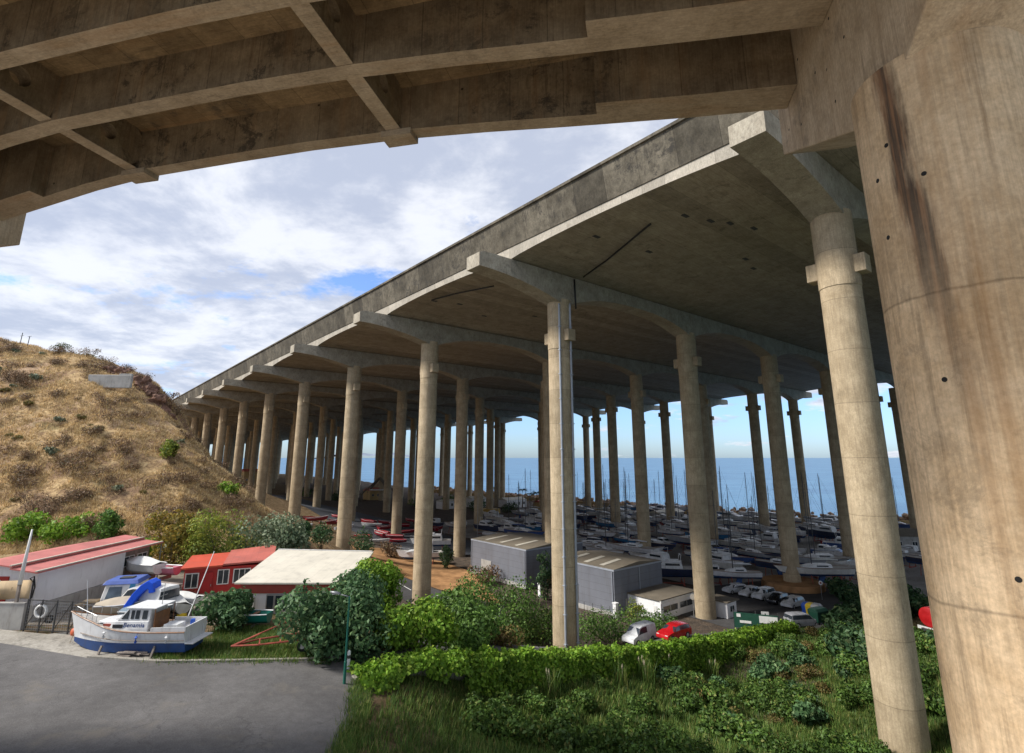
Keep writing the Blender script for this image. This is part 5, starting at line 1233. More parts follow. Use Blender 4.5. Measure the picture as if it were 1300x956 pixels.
# ------------------------------------------------------------------ small craft and clutter in the left yard
def lay(src, px, py, deg, label, col, lift=0.0, sc_=1.0, roll=0.0, cat='boat'):
    x, y = on(px, py); o = dup(src, (x, y, tz(x, y) + lift), R(deg), label, None, sc_, col); o.rotation_euler = (R(roll), 0, R(deg)); o['category'] = cat; return o
dg = make_openboat('dinghy', 3.6, 1.45, .75); dgc = make_openboat('dinghy', 3.8, 1.5, .8, cover=True)
q_ = on(341, 797)
lay(dg, 341, 798, 180, 'green dinghy lying beside the dark castor bush in front of the white-roofed shed', (.015, .20, .16, 1))
lay(dgc, 226, 789, 140, 'upturned white dinghy leaning beside the stern of the cabin boat', (.66, .66, .64, 1), .1, .95, 18)
lay(dgc, 118, 790, 20, 'dinghy under a crumpled tan cover behind the bow of the cabin boat', (.42, .36, .28, 1))
lay(dg, 222, 750, 172, 'small white and pink striped skiff left of the red shed', (.62, .22, .30, 1), .9)
lay(dgc, 198, 752, 160, 'white covered hull stored high behind the white van', (.66, .67, .66, 1), 1.0, 1.15)
lay(dgc, 250, 780, 165, 'grey white tender stacked in front of the red shed', (.60, .60, .58, 1), .3, .8)
lay(dgc, 152, 793, 5, 'small grey blue covered boat in front of the camper body', (.16, .22, .27, 1), 0, .85)
x, y = on(198, 758); o = thing('boat_rack', 'timber rack with cluttered shelves carrying the white covered hull', 'rack', (x, y, tz(x, y)), R(-20))
for k in range(4):
    mb = MB(); mb.box((-1.8 if k % 2 else 1.8, -.6 if k < 2 else .6, .5), (.12, .12, 1.1)); mb.build('post', M['timber'], o)
for z in (.3, .65, 1.0):
    mb = MB(); mb.box((0, 0, z), (4.0, 1.4, .07)); mb.build('shelf', M['timber'], o)
for i, (px, py, m_) in enumerate(((100, 805, 'orange'), (232, 786, 'orange'))):
    mb = MB(); mb.tube([(0, 0, .12), (0, 0, .3), (0, 0, .5), (0, 0, .62)], [.3, .36, .3, .1], 14); x, y = on(px, py); o = mb.build('buoy', M[m_ if i == 0 else 'yellowp'], smooth=True, loc=(x, y - .2, tz(x, y) - .1)); tag(o, ('red orange buoy on the concrete under the bow of the cabin boat', 'yellow buoy by the stern of the cabin boat')[i], 'buoy')
for i, (px, py) in enumerate(((212, 779), (205, 771), (122, 778))):
    x, y = on(px, py); mb = MB(); q = random.Random(i)
    for k in range(7): mb.box((q.uniform(-.9, .9), q.uniform(-.4, .4), .15 + k * .12), (q.uniform(.5, 1.4), q.uniform(.3, .8), .1), rz=q.uniform(-.7, .7))
    o = mb.build('scrap_pile', M[('timber', 'tan', 'tan')[i]], loc=(x, y, tz(x, y))); tag(o, ('heap of grey boards beside the wheelhouse roof of the cabin boat', 'heap of tan boards against the white van', 'heap of tan sheets in front of the white hall')[i], 'scrap pile')
# two raking wires / spars by the red shed
x, y = on(238, 792); p0 = (x, y, tz(x, y) + .5); p1 = at_y(272, 700, y + 2.5)
o = MB().tube([p0, p1], [.05, .03], 6).build('spar', M['gelw']); tag(o, 'thin pale spar leaning up in front of the red shed', 'spar')
# boat trailer
ta, tb = on(292, 832), on(404, 826)
tr = thing('boat_trailer', 'empty red twin-wheeled boat trailer parked on the verge', 'trailer', (ta[0], ta[1], tz(*ta)), math.atan2(tb[1] - ta[1], tb[0] - ta[0]))
mb = MB()
for sg in (-1, 1): mb.tube([(0, 0, .5), (1.5, sg * .55, .55), (5.6, sg * .85, .6)], .055, 6)
for x in (1.6, 2.8, 4.0, 5.4): mb.bar((x, -.5 - x * .06, .57), (x, .5 + x * .06, .57), .07)
mb.build('frame', M['rust'], tr)
mb = MB(); mb.tube([(.1, 0, .5), (1.6, .1, 1.0)], .05, 6); mb.tube([(.0, 0, .5), (3.4, .75, 1.45)], .045, 6); mb.build('winch_bar', M['rust'], tr)
for x in (4.1, 4.85):
    for sg in (-1, 1):
        mb = MB(); mb.tube([(x, sg * 1.0 - .1, .31), (x, sg * 1.0 + .1, .31)], .31, 18); wh_ = mb.build('wheel', M['tyre'], tr)
        mb = MB(); mb.tube([(x, sg * 1.0 - .115, .31), (x, sg * 1.0 + .115, .31)], .16, 12); mb.build('rim', M['rim'], wh_)
mb = MB(); mb.box((5.65, 0, .62), (.08, 1.9, .12)); mb.build('tail_board', M['rust'], tr)
# street lamp, bollards
lx, ly_ = at_y(437, 900, 33.6)[:2]; lx = at_y(437, 868, 33.6)[0]
lz = tz(lx, ly_); topz = at_y(442, 757, 33.6)[2]
lp = thing('street_lamp', 'green street lamp post with a drooping grey head beside the road', 'street lamp', (lx, ly_, lz))
mb = MB(); mb.tube([(0, 0, -.2), (0, 0, 1.2), (0, 0, 1.22), (0, 0, topz - lz)], [.085, .085, .065, .05], 12); mb.build('pole', M['green_metal'], lp, smooth=False)
mb = MB(); mb.tube([(0, 0, topz - lz - .03), (-.25, -.02, topz - lz + .04), (-.62, -.04, topz - lz + .12)], .03, 8); mb.build('arm', M['metal'], lp, smooth=True)
mb = MB(); mb.loft([[(-.55, -.07, .10), (-.55, .07, .10), (-.55, .05, .2), (-.55, -.05, .2)], [(-.78, -.13, .13), (-.78, .13, .13), (-.78, .09, .27), (-.78, -.09, .27)], [(-1.12, -.07, .2), (-1.12, .07, .2), (-1.12, .05, .29), (-1.12, -.05, .29)]]); hd_ = mb.build('lamp_head', M['metal'], lp, smooth=True, loc=(0, -.04, topz - lz))
mb = MB(); mb.box((-.8, 0, .135), (.4, .18, .03)); mb.build('lens', M['lamp'], hd_)
for i, (px, py, lab) in enumerate(((423, 838, 'short pale grey bollard at the road edge left of the lamp post'), (442, 850, 'taller weathered white bollard right beside the lamp post'))):
    x, y = on(px, py); o = thing('bollard', lab, 'bollard', (x, y, tz(x, y)))
    mb = MB(); h = (.75, 1.0)[i]; mb.tube([(0, 0, -.1), (0, 0, h), (0, 0, h + .06)], [.11, .1, .05], 12); mb.build('post', M['white' if i else 'grey_wall'], o)
    mb = MB(); mb.tube([(0, 0, h * .62), (0, 0, h * .8)], .115, 12); mb.build('band', M['cream_roof' if i == 0 else 'dark_metal'], o)

# ------------------------------------------------------------------ grey sheds under the deck
def shed(name, label, cx_, cy_, top, wl, wt, hgt, roofm='shed_roof'):
    """corner nearest the camera at (cx_,cy_); wl runs away to the left along the runway, wt to the right"""
    o = thing(name, label, 'shed', (cx_, cy_, top + H - hgt), VR)
    mb = MB(); mb.box((wt / 2, wl / 2, hgt / 2), (wt, wl, hgt)); mb.build('wall', M['shed'], o)
    mb = MB(); mb.box((wt / 2, -.02, hgt - .12), (wt + .1, .08, .26)); mb.box((-.02, wl / 2, hgt - .12), (.08, wl + .1, .26)); mb.build('flashing', M['grey_pipe'], o)
    mb = MB(); mb.prism([(-.05, -.05, hgt + .01), (wt / 2, -.05, hgt + .55), (wt + .05, -.05, hgt + .01)], (0, wl + .1, 0)); rf_ = mb.build('roof', M[roofm], o)
    for i in range(3):
        y = wl * (.22 + .27 * i); mb = MB(); mb.prism([(wt * .08, y, hgt + .12), (wt * .44, y, hgt + .52), (wt * .44, y + .9, hgt + .52), (wt * .08, y + .9, hgt + .12)], (0, 0, .03)); mb.build('skylight', M['skylight'], rf_)
    return o
s1 = shed('grey_shed', 'larger grey clad shed with brown skylit roof left of the pipe-clad column', 2.55, 102, -16.4, 17.3, 15, 6.6)
s2 = shed('grey_shed', 'grey clad shed right of the pipe-clad column, behind the low white shed', 15.3, 84.8, -16.5, 12.5, 12, 6.6)
for s_, y in ((s2, 1.0), (s1, 1.2)):
    mb = MB(); mb.box((-.04, 9.0 if s_ is s2 else 12, 1.6), (.08, 3.2, 3.2)); mb.build('roller_door', M['grey_wall'], s_)
lo_ = thing('low_shed', 'low white walled shed with flat grey brown roof and a strip of windows', 'shed', (21.4, 82.2, H - 22.9), VR)
mb = MB(); mb.box((4.6, 4.2, 1.25), (9.2, 8.4, 2.9)); mb.build('wall', M['white_wall'], lo_)
mb = MB(); mb.box((4.6, 4.2, 2.78), (9.6, 8.8, .16)); mb.build('roof', M['shed_roof'], lo_)
mb = MB(); mb.box((4.6, -.16, 2.55), (9.7, .22, .34)); mb.build('fascia', M['white'], lo_)
for i in range(2): window(lo_, (2.3 + i * 4.2, -.03, 1.45), 3.6, .1, .85, 'y', frame=.05, mull=1)
mb = MB(); mb.box((-.04, .9, .9), (.08, .5, 2.0)); mb.build('pillar', M['white'], lo_)
for i, (px, py, h) in enumerate(((782, 786, 2.1), (686, 759, 2.2), (651, 740, 1.6))):
    x, y = on(px, py); o = thing('gate_pillar', ('white gate pillar at the corner of the grey shed and the low shed', 'white gate pillar beside the narrow dark tree', 'short white pillar in front of the larger grey shed')[i], 'pillar', (x, y, tz(x, y)))
    mb = MB(); mb.box((0, 0, h / 2 - .1), (.55, .55, h + .2), rz=VR); mb.build('shaft', M['white_wall'], o); mb = MB(); mb.box((0, 0, h + .05), (.7, .7, .12), rz=VR); mb.build('cap', M['white_wall'], o)
# wire fence along the low shed
fa, fb = on(742, 782), on(834, 794)
fe = thing('wire_fence', 'thin wire mesh fence in front of the grey shed and low shed', 'fence', (fa[0], fa[1], tz(*fa)), math.atan2(fb[1] - fa[1], fb[0] - fa[0])); L_ = math.hypot(fb[0] - fa[0], fb[1] - fa[1])
for i in range(9):
    mb = MB(); mb.box((L_ * i / 8, 0, .95), (.06, .06, 2.0)); mb.build('post', M['dark_metal'], fe)
mb = MB()
for i in range(int(L_ / .35)): mb.box((i * .35, 0, .95), (.012, .012, 1.8))
for i in range(7): mb.box((L_ / 2, 0, .15 + i * .29), (L_, .012, .012))
mb.build('mesh_panel', M['metal'], fe)
for s_, (a_, b_) in ((s1, (15, 17.3)), (s2, (12, 12.5))):
    for (px_, py_) in ((-.1, .3), (-.1, b_ - .3), (a_ * .5, -.1)):
        mb = MB(); mb.tube([(px_, py_, 0), (px_, py_, 6.3)], .07, 8); mb.build('downpipe', M['grey_pipe'], s_)
    mb = MB(); mb.box((a_ * .25, -.03, 1.1), (1.1, .08, 2.2)); mb.build('door', M['grey_wall'], s_)
    mb = MB(); mb.box((-.05, b_ * .5, .25), (.12, b_, .7)); mb.build('base_course', M['grey_wall'], s_)
# sign boards, gate hut, bins beside the car park
gx_, gy_ = on(934, 799)
hut = thing('gate_hut', 'small white hut with a flat roof left of the parked cars', 'hut', (on(918, 782)[0], on(918, 782)[1], tz(*on(918, 782))), VR)
mb = MB(); mb.box((0, 0, 1.1), (2.6, 3.0, 2.3)); mb.build('wall', M['white_wall'], hut); mb = MB(); mb.box((.1, 0, 2.34), (3.4, 3.6, .16)); mb.build('roof', M['shed_roof'], hut); window(hut, (0, -1.52, 1.3), 1.2, .1, .8, 'y')
ga = thing('green_gate', 'dark green sheet gate carrying pale sign boards by the tarmac bend', 'gate', (gx_, gy_, tz(gx_, gy_)), R(-22))
mb = MB(); mb.box((2.6, 0, 1.2), (5.4, .06, 1.9)); mb.build('panel', M['greenp'], ga)
for x in (-.1, 2.6, 5.3):
    mb = MB(); mb.box((x, .05, 1.2), (.12, .12, 2.5)); mb.build('post', M['dark_metal'], ga)
for (x, z, w_, h_) in ((4.1, 1.55, 2.2, .85), (.5, 1.8, .5, .4), (1.3, 1.05, 1.4, .3)):
    mb = MB(); mb.box((x, -.06, z), (w_, .04, h_)); mb.build('sign_board', M['white'], ga)
x, y = on(973, 799); o = thing('road_sign', 'small white square sign on a post at the end of the ivy wall', 'sign', (x, y, tz(x, y)), R(-15))
mb = MB(); mb.box((0, 0, 1.0), (.06, .06, 2.0)); mb.build('post', M['dark_metal'], o); mb = MB(); mb.box((0, -.05, 1.75), (.95, .03, .85)); bd = mb.build('board', M['white'], o); mb = MB(); mb.box((.02, -.07, 1.75), (.14, .01, .4)); mb.build('symbol', M['dark_metal'], bd)
x, y = on(881, 783); o = thing('road_sign', 'pale round sign on a grey post between the low shed and the near column', 'sign', (x, y, tz(x, y)))
mb = MB(); mb.tube([(0, 0, 0), (0, 0, 3.0)], .05, 8); mb.build('post', M['metal'], o); mb = MB(); mb.tube([(0, -.06, 2.7), (0, -.09, 2.7)], .42, 20); mb.build('board', M['lamp'], o)
x, y = on(1044, 762); o = thing('road_sign', 'red and white sign on a thin post right of the parked cars', 'sign', (x, y, tz(x, y)))
mb = MB(); mb.tube([(0, 0, 0), (0, 0, 2.9)], .04, 8); mb.build('post', M['metal'], o); mb = MB(); mb.tube([(0, -.05, 2.6), (0, -.08, 2.6)], .33, 20); b_ = mb.build('board', M['white'], o); mb = MB(); mb.tube([(0, -.082, 2.6), (0, -.09, 2.6)], .16, 16); mb.build('symbol', M['rust'], b_)
for i, (px, m_, lab) in enumerate(((1026, 'bluep', 'blue recycling bin'), (1031, 'yellowp', 'yellow recycling bin'), (1038, 'metal', 'grey recycling bin'))):
    x, y = on(px, 781 + i); o = thing('recycling_bin', lab + ' in the row beyond the silver grey car', 'bin', (x, y, tz(x, y)), VR)
    mb = MB(); mb.loft([[(-.55, -.5, .05), (.55, -.5, .05), (.55, .5, .05), (-.55, .5, .05)], [(-.65, -.6, 1.35), (.65, -.6, 1.35), (.65, .6, 1.35), (-.65, .6, 1.35)]]); mb.build('body', M[m_], o, bevel=.08)
    mb = MB(); mb.loft([[(-.67, -.62, 1.36), (.67, -.62, 1.36), (.67, .62, 1.36), (-.67, .62, 1.36)], [(-.4, -.4, 1.7), (.4, -.4, 1.7), (.4, .4, 1.7), (-.4, .4, 1.7)]]); mb.build('lid', M[m_], o, bevel=.05)
x, y = on(1040, 792); o = thing('waste_container', 'large dark green waste container beside the recycling bins', 'container', (x, y, tz(x, y)), R(25))
mb = MB(); mb.loft([[(-.9, -.6, .3), (.9, -.6, .3), (.9, .6, .3), (-.9, .6, .3)], [(-1.05, -.75, 1.6), (1.05, -.75, 1.6), (1.05, .75, 1.6), (-1.05, .75, 1.6)]]); mb.build('body', M['greenp'], o, bevel=.05)
mb = MB(); mb.prism([(-1.08, -.8, 1.61), (-1.08, .8, 1.61), (-1.08, .5, 1.95), (-1.08, -.5, 1.95)], (2.16, 0, 0)); mb.build('lid', M['greenp'], o, bevel=.05)
for sx in (-.7, .7):
    mb = MB(); mb.tube([(sx, -.55, .15), (sx, .55, .15)], .15, 10); mb.build('wheel', M['tyre'], o)
# red tank truck glimpsed at the right
x, y = on(1187, 811); o = thing('red_truck', 'red tanker truck half hidden behind the giant pier', 'truck', (x, y, tz(x, y)), R(20))
mb = MB(); mb.tube([(-.6, 0, 2.1), (-.5, 0, 2.1), (3.6, 0, 2.1), (3.75, 0, 2.1)], [.75, .98, .98, .7], 20); mb.build('tank', plain('red_truck_paint', (.45, .012, .015), .4), o, autosmooth=40)
mb = MB(); mb.box((2.2, 0, .9), (6.6, 1.0, .28)); mb.build('chassis', M['dark_metal'], o); mb = MB(); mb.box((4.9, 0, 1.9), (1.7, 2.2, 2.0)); mb.build('cab', M['white'], o, bevel=.12)
mb = MB(); mb.box((-.75, 0, 1.0), (.12, 2.1, .3)); mb.box((.5, -1.0, 3.15), (2.0, .05, .08)); mb.build('bumper', M['white'], o)
for xx in (-.1, 4.7):
    for sg in (-1, 1):
        mb = MB(); mb.tube([(xx, sg * .8, .5), (xx, sg * 1.1, .5)], .5, 18); mb.build('wheel', M['tyre'], o)

# ------------------------------------------------------------------ the boat yard: hauled-out boats
sails = [make_sailboat('sailing_yacht', 10.5, 3.3, 1.45, 14.0, 1.75), make_sailboat('sailing_yacht', 8.6, 2.8, 1.25, 11.0, 1.5), make_sailboat('sailing_yacht', 12.5, 3.8, 1.6, 16.5, 1.9)]
motors = [make_motorboat('motor_cruiser', 9.5, 3.2, 1.6, .9), make_motorboat('motor_cruiser', 7.0, 2.5, 1.25, .8, False), make_motorboat('motor_cruiser', 12.0, 3.9, 1.9, 1.0)]
opens = [make_openboat('open_boat', 6.0, 2.1, .95, .5), make_openboat('open_boat', 6.5, 2.2, 1.0, .6, True)]
HULLS = [((.68, .69, .71, 1), 'white'), ((.68, .69, .71, 1), 'white'), ((.68, .69, .71, 1), 'white'), ((.60, .60, .57, 1), 'cream'), ((.05, .10, .28, 1), 'blue'), ((.36, .38, .41, 1), 'grey'), ((.03, .04, .08, 1), 'navy'), ((.03, .16, .34, 1), 'teal'), ((.30, .03, .03, 1), 'red')]
q = random.Random(12)
def col_free(x, y, r_):
    return all(math.hypot(x - c_.location.x, y - c_.location.y) > r_ for c_ in COLS.values())
def near_col(x, y):
    (k, j) = min(COLS, key=lambda kk: math.hypot(x - COLS[kk].location.x, y - COLS[kk].location.y))
    return 'the %s column of the %s' % (ORD[k], ROWN[j].split(' row')[0] + ' row')
placed = []
def put(src, kind, x, y, deg, ci, desc=None, sc_=1.0):
    col, cn_ = HULLS[ci]
    lab = desc or '%s hulled %s near %s' % (cn_, kind, near_col(x, y))
    o = dup(src, (x, y, tz(x, y) + .04), R(deg), lab, 'boats hauled out in the boat yard', sc_, col); placed.append((x, y)); return o
def put_px(src, kind, px, py, deg, ci, desc, sc_=1.0):
    x, y = on(px, py); return put(src, kind, x, y, deg, ci, desc, sc_)
put_px(motors[2], 'motor cruiser', 885, 742, 172, 6, 'large white motor cruiser with dark hull behind the low shed', .95)
put_px(sails[1], 'sailing yacht', 968, 748, 172, 0, 'white sailing yacht above the row of parked cars')
put_px(motors[1], 'motor cruiser', 926, 742, 165, 7, 'small motor cruiser with blue hull right of the tan column beside the low shed')
put_px(sails[2], 'sailing yacht', 1085, 748, 176, 3, 'long cream sailing yacht on the red props right of the round-based column')
put_px(sails[2], 'sailing yacht', 1085, 733, 174, 5, 'long grey sailing yacht behind the cream one right of the round-based column')
put_px(motors[0], 'motor cruiser', 562, 716, 185, 0, 'white motor cruiser beside the two columns left of the grey shed')
put_px(motors[0], 'motor cruiser', 572, 699, 185, 0, 'white motor cruiser behind the first one, left of the grey shed')
put_px(sails[1], 'sailing yacht', 800, 715, 20, 0, 'white sailing yacht just beyond the roof of the second grey shed')
dirs = [0, 180, 20, 200, 90, -60]
for a_ in (10, 21, 41, 51, 59, 72, 82, 91, 104, 114, 123, 137):
    b = 47 + q.uniform(0, 4); 
    while b < 152:
        x, y = from_ab(a_ + q.uniform(-1.5, 1.5), b); b += q.uniform(5.0, 8.0)
        if not (-.13 < x / y < .745) or not col_free(x, y, 4.6): continue
        if a_ < 40 and b < 74: continue
        if any(math.hypot(x - u, y - v) < 5.2 for u, v in placed): continue
        if -12 < x < 30 and y < 118: continue
        r_ = q.random(); deg = math.degrees(VR) + 90 + q.choice((0, 180)) + q.uniform(-14, 14)
        if r_ < .50: src, kind = q.choice(sails), 'sailing yacht'
        elif r_ < .82: src, kind = q.choice(motors), 'motor cruiser'
        else: src, kind = q.choice(opens), 'open boat'
        ci = q.randrange(len(HULLS)) if kind == 'open boat' else q.choice((0, 0, 1, 2, 3, 3, 4, 5, 6, 7))
        put(src, kind, x, y, deg, ci, None, q.uniform(.85, 1.05))
# red and white working boats on the far hardstanding
redb = [make_openboat('red_boat', 9.0, 2.6, 1.3, .4), make_openboat('red_boat', 9.0, 2.6, 1.3, .4, True)]
for px, py in ((402, 662), (432, 659), (415, 668), (396, 671), (476, 667), (500, 672), (480, 675), (508, 679), (488, 684), (512, 686), (546, 668), (470, 690), (425, 675), (525, 664), (555, 676), (520, 671), (494, 680), (472, 684), (405, 667), (388, 664), (440, 664), (504, 667), (516, 690), (484, 670), (550, 671), (538, 676)):
    x, y = on(px, py)
    if not col_free(x, y, 2.2): continue
    o = dup(q.choice(redb), (x, y, tz(x, y) + .05), R(q.choice((0, 180, 140, 40)) + q.uniform(-12, 12)), 'red or white open boat by ' + near_col(x, y), 'red boats on the far hardstanding', q.uniform(.5, .75), q.choice(((.28, .015, .025, 1), (.33, .02, .03, 1), (.55, .55, .55, 1), (.25, .02, .03, 1)))); o['category'] = 'boat'
def single_out(objs):
    by = {}
    for o in objs: by.setdefault(o['label'], []).append(o)
    for lab, os_ in by.items():
        if len(os_) < 2: continue
        os_.sort(key=lambda o: o.location.x / o.location.y)
        for i, o in enumerate(os_): o['label'] = lab + ', %s from left' % ORD[i]
single_out([o for o in COL.objects if o.get('group') in ('boats hauled out in the boat yard', 'red boats on the far hardstanding')])
for src in sails + motors + opens + redb + [dg, dgc]:
    for ch in list(src.children_recursive): bpy.data.objects.remove(ch)
    bpy.data.objects.remove(src)
# tall yard poles
for i, (px, py, h) in enumerate(((606, 690, 13), (690, 690, 12), (749, 650, 0), (672, 668, 9))):
    if not h: continue
    x, y = on(px, py); o = thing('light_pole', ('thin pale pole rising beside the larger grey shed roof', 'thin pole seen just left of the pipe-clad column', '', 'thin pole among the boats beyond the larger grey shed')[i], 'pole', (x, y, tz(x, y)))
    mb = MB(); mb.tube([(0, 0, 0), (0, 0, h)], [.09, .05], 8); mb.build('shaft', M['metal'], o); mb = MB(); mb.bar((0, 0, h), (.8, 0, h + .1), .08); mb.build('arm', M['metal'], o)

# ------------------------------------------------------------------ shore: breakwater, palms, far buildings
mb = MB(); q = random.Random(77)
ICO = None
bm = bmesh.new(); bmesh.ops.create_icosphere(bm, subdivisions=1, radius=1.0); iv = [v.co.copy() for v in bm.verts]; ifc = [[v.index for v in f.verts] for f in bm.faces]; bm.free()
for i in range(1500):
    a_ = q.uniform(-20, 330); x, y = from_ab(a_, 164 + q.gauss(0, 3.2)); s_ = q.uniform(.6, 1.5)
    base = tz(x, y); hgt = max(0, 3.4 - abs(((x - OA[0]) * TD[0] + (y - OA[1]) * TD[1]) - 164) * .5) * q.uniform(.1, 1)
    m_ = Matrix.Rotation(q.uniform(0, 6), 3, Vector((q.random(), q.random(), q.random() + .1)).normalized())
    mb.add([m_ @ Vector((v.x * s_ * q.uniform(.8, 1.1), v.y * s_, v.z * s_ * .75)) + Vector((x, y, base + hgt)) for v in iv], ifc)
o = mb.build('breakwater_rubble', plain('ochre_rock', (.34, .235, .16), .95, .4, .35, obj=False), fix=False); tag(o, 'long breakwater of ochre boulders along the sea edge', 'breakwater', None, 'stuff')
mb = MB(); P_ = [from_ab(a_, 157.5) for a_ in range(-20, 340, 10)]
for i in range(len(P_) - 1): mb.bar((*P_[i], tz(*P_[i]) + .9), (*P_[i + 1], tz(*P_[i + 1]) + .9), .5, 2.4)
o = mb.build('sea_wall', M['sandst']); tag(o, 'low ochre sea wall in front of the breakwater boulders', 'sea wall')
def palm(px, Y, ztop_px, label):
    x, _, zt = at_y(px, ztop_px, Y); zb = tz(x, Y); h = max(4, zt - zb)
    o = thing('palm_tree', label, 'palm tree', (x, Y, zb)); mb = MB(); mb.tube([(0, 0, -.3), (.2, 0, h * .5), (.1, 0, h)], [.28, .2, .16], 8); mb.build('trunk', BARK, o)
    V = []; F = []
    for k in range(26):
        a_ = NR.uniform(0, 6.28); el = NR.uniform(-.2, 1.0); d_ = np.array([math.cos(a_), math.sin(a_)]); L_ = NR.uniform(1.8, 2.7)
        for j in range(8):
            u = (j + .5) / 8; r_ = L_ * u * math.cos(el * (1 - u * .5)); zz_ = L_ * u * math.sin(el) - 1.5 * u * u
            for sg in (-1, 1):
                b0 = np.array([.1 + d_[0] * r_, d_[1] * r_, h + zz_]); side = np.array([-d_[1], d_[0], -.5]) * sg * .75 * (1 - u * .6)
                i = len(V); V += [b0, b0 + np.array([d_[0], d_[1], 0]) * .22, b0 + side + np.array([d_[0], d_[1], 0]) * .4]; F.append((i, i + 1, i + 2))
    link('crown', np_mesh('crown', V, F), DEEP, o); return o
for px, Y, tp, lab in ((663, 255, 622, 'palm tree by the sea, left of the pair before the pipe-clad column'), (681, 252, 626, 'palm tree by the sea, right of the pair before the pipe-clad column'), (629, 270, 620, 'slim palm tree between two far columns by the sea'), (398, 300, 622, 'palm tree far down between the columns by the coast'), (672, 290, 627, 'low palm behind the seaside pair')):
    palm(px, Y, tp, lab)
for i, (px, Y, zt, w_, m_, lab) in enumerate(((571, 255, 625, 5, GREEN, 'rounded green tree by the sea between far columns'), (610, 240, 634, 6, DEEP, 'dark tree clump beside a white house by the sea'), (644, 235, 640, 6, DEEP, 'dark bush mass along the far road left of the palms'), (432, 280, 625, 6, DEEP, 'dark tree behind the far columns on the left'), (386, 300, 626, 6, GREEN, 'green tree behind the furthest visible columns'), (530, 250, 634, 5, GREEN, 'small green tree by the far road'), (700, 225, 634, 5, DEEP, 'dark bush behind the pipe-clad column by the sea wall'))):
    x, _, z = at_y(px, zt, Y); zb = tz(x, Y); h = max(3.5, z - zb); bush('seaside_tree', lab, 'tree', x, Y, rb(6, w_ * .7, h, w_ * .4, 300 + i, .8), 900, .55, m_, 'trees along the coast', stemr=.15, stemname='trunk')
def house(px, Y, wd, dp, hgt, label, wm_='white_wall', rm='red_roof', rz=VR, base=None):
    x = at_y(px, 640, Y)[0]; zb = tz(x, Y) if base is None else base
    o = thing('seaside_house', label, 'house', (x, Y, zb), rz); mb = MB(); mb.box((0, 0, hgt / 2 - .5), (wd, dp, hgt + 1)); mb.build('wall', M[wm_], o)
    mb = MB(); mb.prism([(-wd / 2 - .3, -dp / 2 - .3, hgt), (-wd / 2 - .3, dp / 2 + .3, hgt), (-wd / 2 - .3, 0, hgt + dp * .16)], (wd + .6, 0, 0)); mb.build('roof', M[rm], o)
    for k in range(max(2, int(wd / 3))): window(o, (-wd / 2 + wd * (k + .5) / max(2, int(wd / 3)), -dp / 2 - .03, hgt * .55), 1.1, .1, 1.2, 'y')
    return o
house(604, 258, 8, 6, 4.0, 'small white house by the sea left of a far column', rm='cream_roof')
house(650, 262, 12, 7, 3.4, 'long white house behind the palms by the sea', rm='cream_roof')
house(690, 246, 7, 6, 3.6, 'ochre house by the sea beside the palms', 'sandst')
house(478, 300, 12, 9, 5.0, 'ochre house under the dark pyramid canopy by the coast', 'sandst')
house(322, 330, 16, 9, 11, 'ochre coastal house glimpsed between the far left columns', 'sandst', base=tz(-150, 330))
house(566, 248, 7, 5, 3.2, 'low white kiosk left of the green seaside tree', rm='cream_roof')
house(1160, 130, 16, 8, 3.8, 'grey harbour office with window strip right of the leaning column', 'grey_wall', 'shed_roof', rz=R(-8))
house(845, 205, 14, 6, 3.0, 'low pale harbour building behind the masts', 'grey_wall', 'cream_roof')
x, _, z = at_y(482, 610, 290)
o = thing('pyramid_canopy', 'dark open pyramid canopy standing by the sea between far columns', 'canopy', (x, 290, tz(x, 290))); h = max(9, z - tz(x, 290) + 1.5)
for sx in (-1, 1):
    for sy in (-1, 1):
        mb = MB(); mb.bar((sx * 7.5, sy * 6, h * .32), (0, 0, h), 1.1, .5); mb.bar((sx * 7.5, sy * 6, h * .33), (sx * 7.5, sy * 6, 0), .6); mb.build('leg', M['shed_roof'], o)
mb = MB(); mb.bar((-3.5, -6, h * .5), (3.5, -6, h * .5), .9, .7); mb.build('tie_beam', M['white'], o)

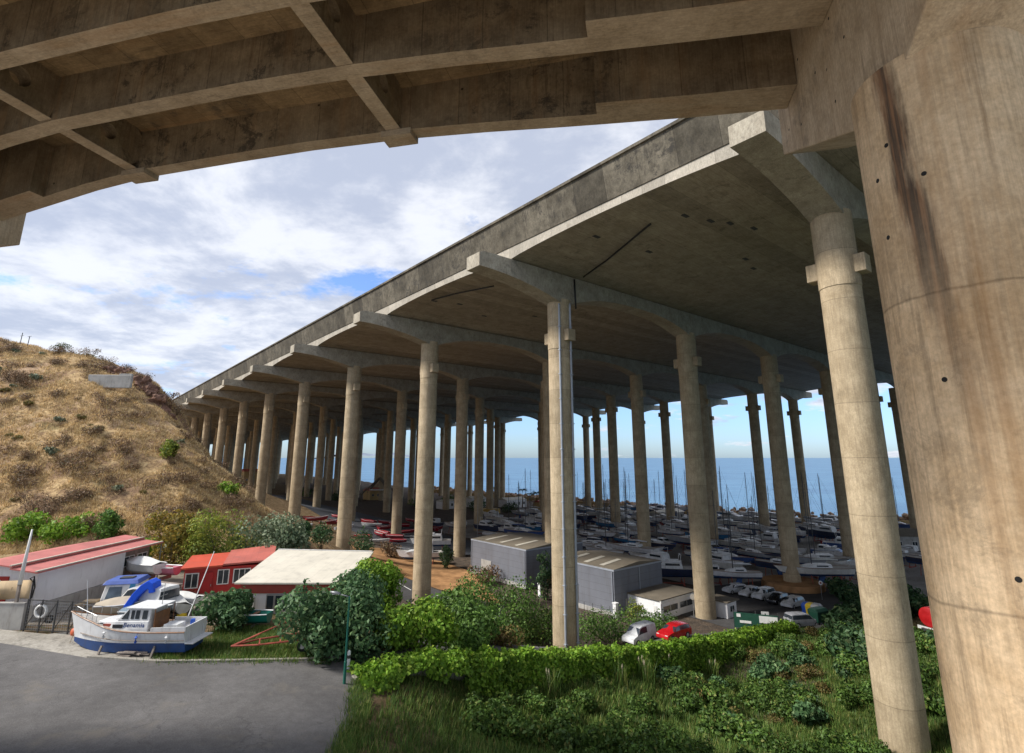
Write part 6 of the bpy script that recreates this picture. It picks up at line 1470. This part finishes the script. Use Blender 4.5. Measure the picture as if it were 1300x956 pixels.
# ------------------------------------------------------------------ hill crest details
bx_, by_ = -73, 103.3
x, y = on(139, 490); z = tz(x, y) + 1.4
o = thing('stone_wall', 'low weathered concrete wall fragment near the top of the hill', 'wall', (x, y, 0), R(4)); gz_ = float(ground_z(np.array([x]), np.array([y]))[0]); o.location.z = max(gz_ - .6, z - 1.4)
mb = MB(); mb.box((0, 0, .8), (7.5, .6, 2.4)); mb.build('block', M['grey_wall'], o, bevel=.1); mb = MB(); mb.box((2.6, .02, 2.08), (2.2, .5, .3)); mb.build('coping', M['grey_wall'], o, bevel=.05)
rk = plain('dark_volcanic_rock', (.15, .085, .06), .95, .5, .5, obj=True)
q = random.Random(5)
for i, (px, py, s_) in enumerate(((176, 486, 2.3), (186, 494, 2.1), (195, 504, 2.2), (201, 516, 2.0), (205, 528, 2.0), (166, 479, 1.8), (188, 508, 1.9), (176, 499, 1.6), (207, 542, 1.5), (158, 474, 1.4), (196, 520, 1.5), (150, 470, 1.6), (182, 502, 2.2), (170, 492, 1.7), (192, 514, 2.3), (199, 530, 2.1), (203, 538, 1.8), (140, 467, 1.2))):
    Y_r = 100.5; x, _, z = at_y(px, py, Y_r); gz_ = float(ground_z(np.array([x]), np.array([Y_r]))[0])
    bm = bmesh.new(); bmesh.ops.create_icosphere(bm, subdivisions=4, radius=s_)
    for v in bm.verts:
        d_ = v.co.normalized(); f = 1 + .35 * noise.fractal(d_ * 1.6 + Vector((i * 7, 0, 0)), 1, 2, 5) + .12 * noise.cell(d_ * 4 + Vector((i, 0, 0))); v.co = Vector((d_.x * s_ * 1.15, d_.y * s_, d_.z * s_ * .95)) * f
    me = bpy.data.meshes.new('rock_outcrop'); bm.to_mesh(me); bm.free()
    o = link('rock_outcrop', me, rk, loc=(x, Y_r, min(z - s_ * .5, gz_ - s_ * .1))); tag(o, 'dark craggy rock on the right brow of the hill', 'rock', 'dark rocks on the brow of the hill')
for i, px in enumerate((25, 35)):
    x, y, z = at_y(px, 438, 108); gz_ = float(ground_z(np.array([x]), np.array([y]))[0]); mb = MB(); mb.tube([(0, 0, -.3), (.1, 0, (2.9, 2.3)[i])], .07, 6); mb.bar((-.3, 0, 2.2), (.5, 0, 2.3), .05); o = mb.build('pole', M['dark_metal'], loc=(x, y, gz_)); tag(o, ('taller thin pole on the hill skyline', 'shorter thin pole on the hill skyline')[i], 'pole')
x, y, z = at_y(78, 440, 108); gz_ = float(ground_z(np.array([x]), np.array([y]))[0]); bush('skyline_shrub', 'sparse shrub standing on the hill skyline', 'shrub', x, y, [(-.8, 0, 1.2, 1.4, 1, .8), (1.0, 0, 1.3, 1.2, 1, .7), (0, 0, 1.7, 1.0, .9, .6)], 380, .3, CACT, z=gz_)
x, y, z = at_y(100, 452, 107); gz_ = float(ground_z(np.array([x]), np.array([y]))[0]); bush('skyline_shrub', 'low green shrub strip on the hill skyline', 'shrub', x, y, [(-1.5, 0, .3, 2, 1, .7), (1.5, 0, .3, 2, 1, .6)], 600, .3, GREEN, z=gz_)
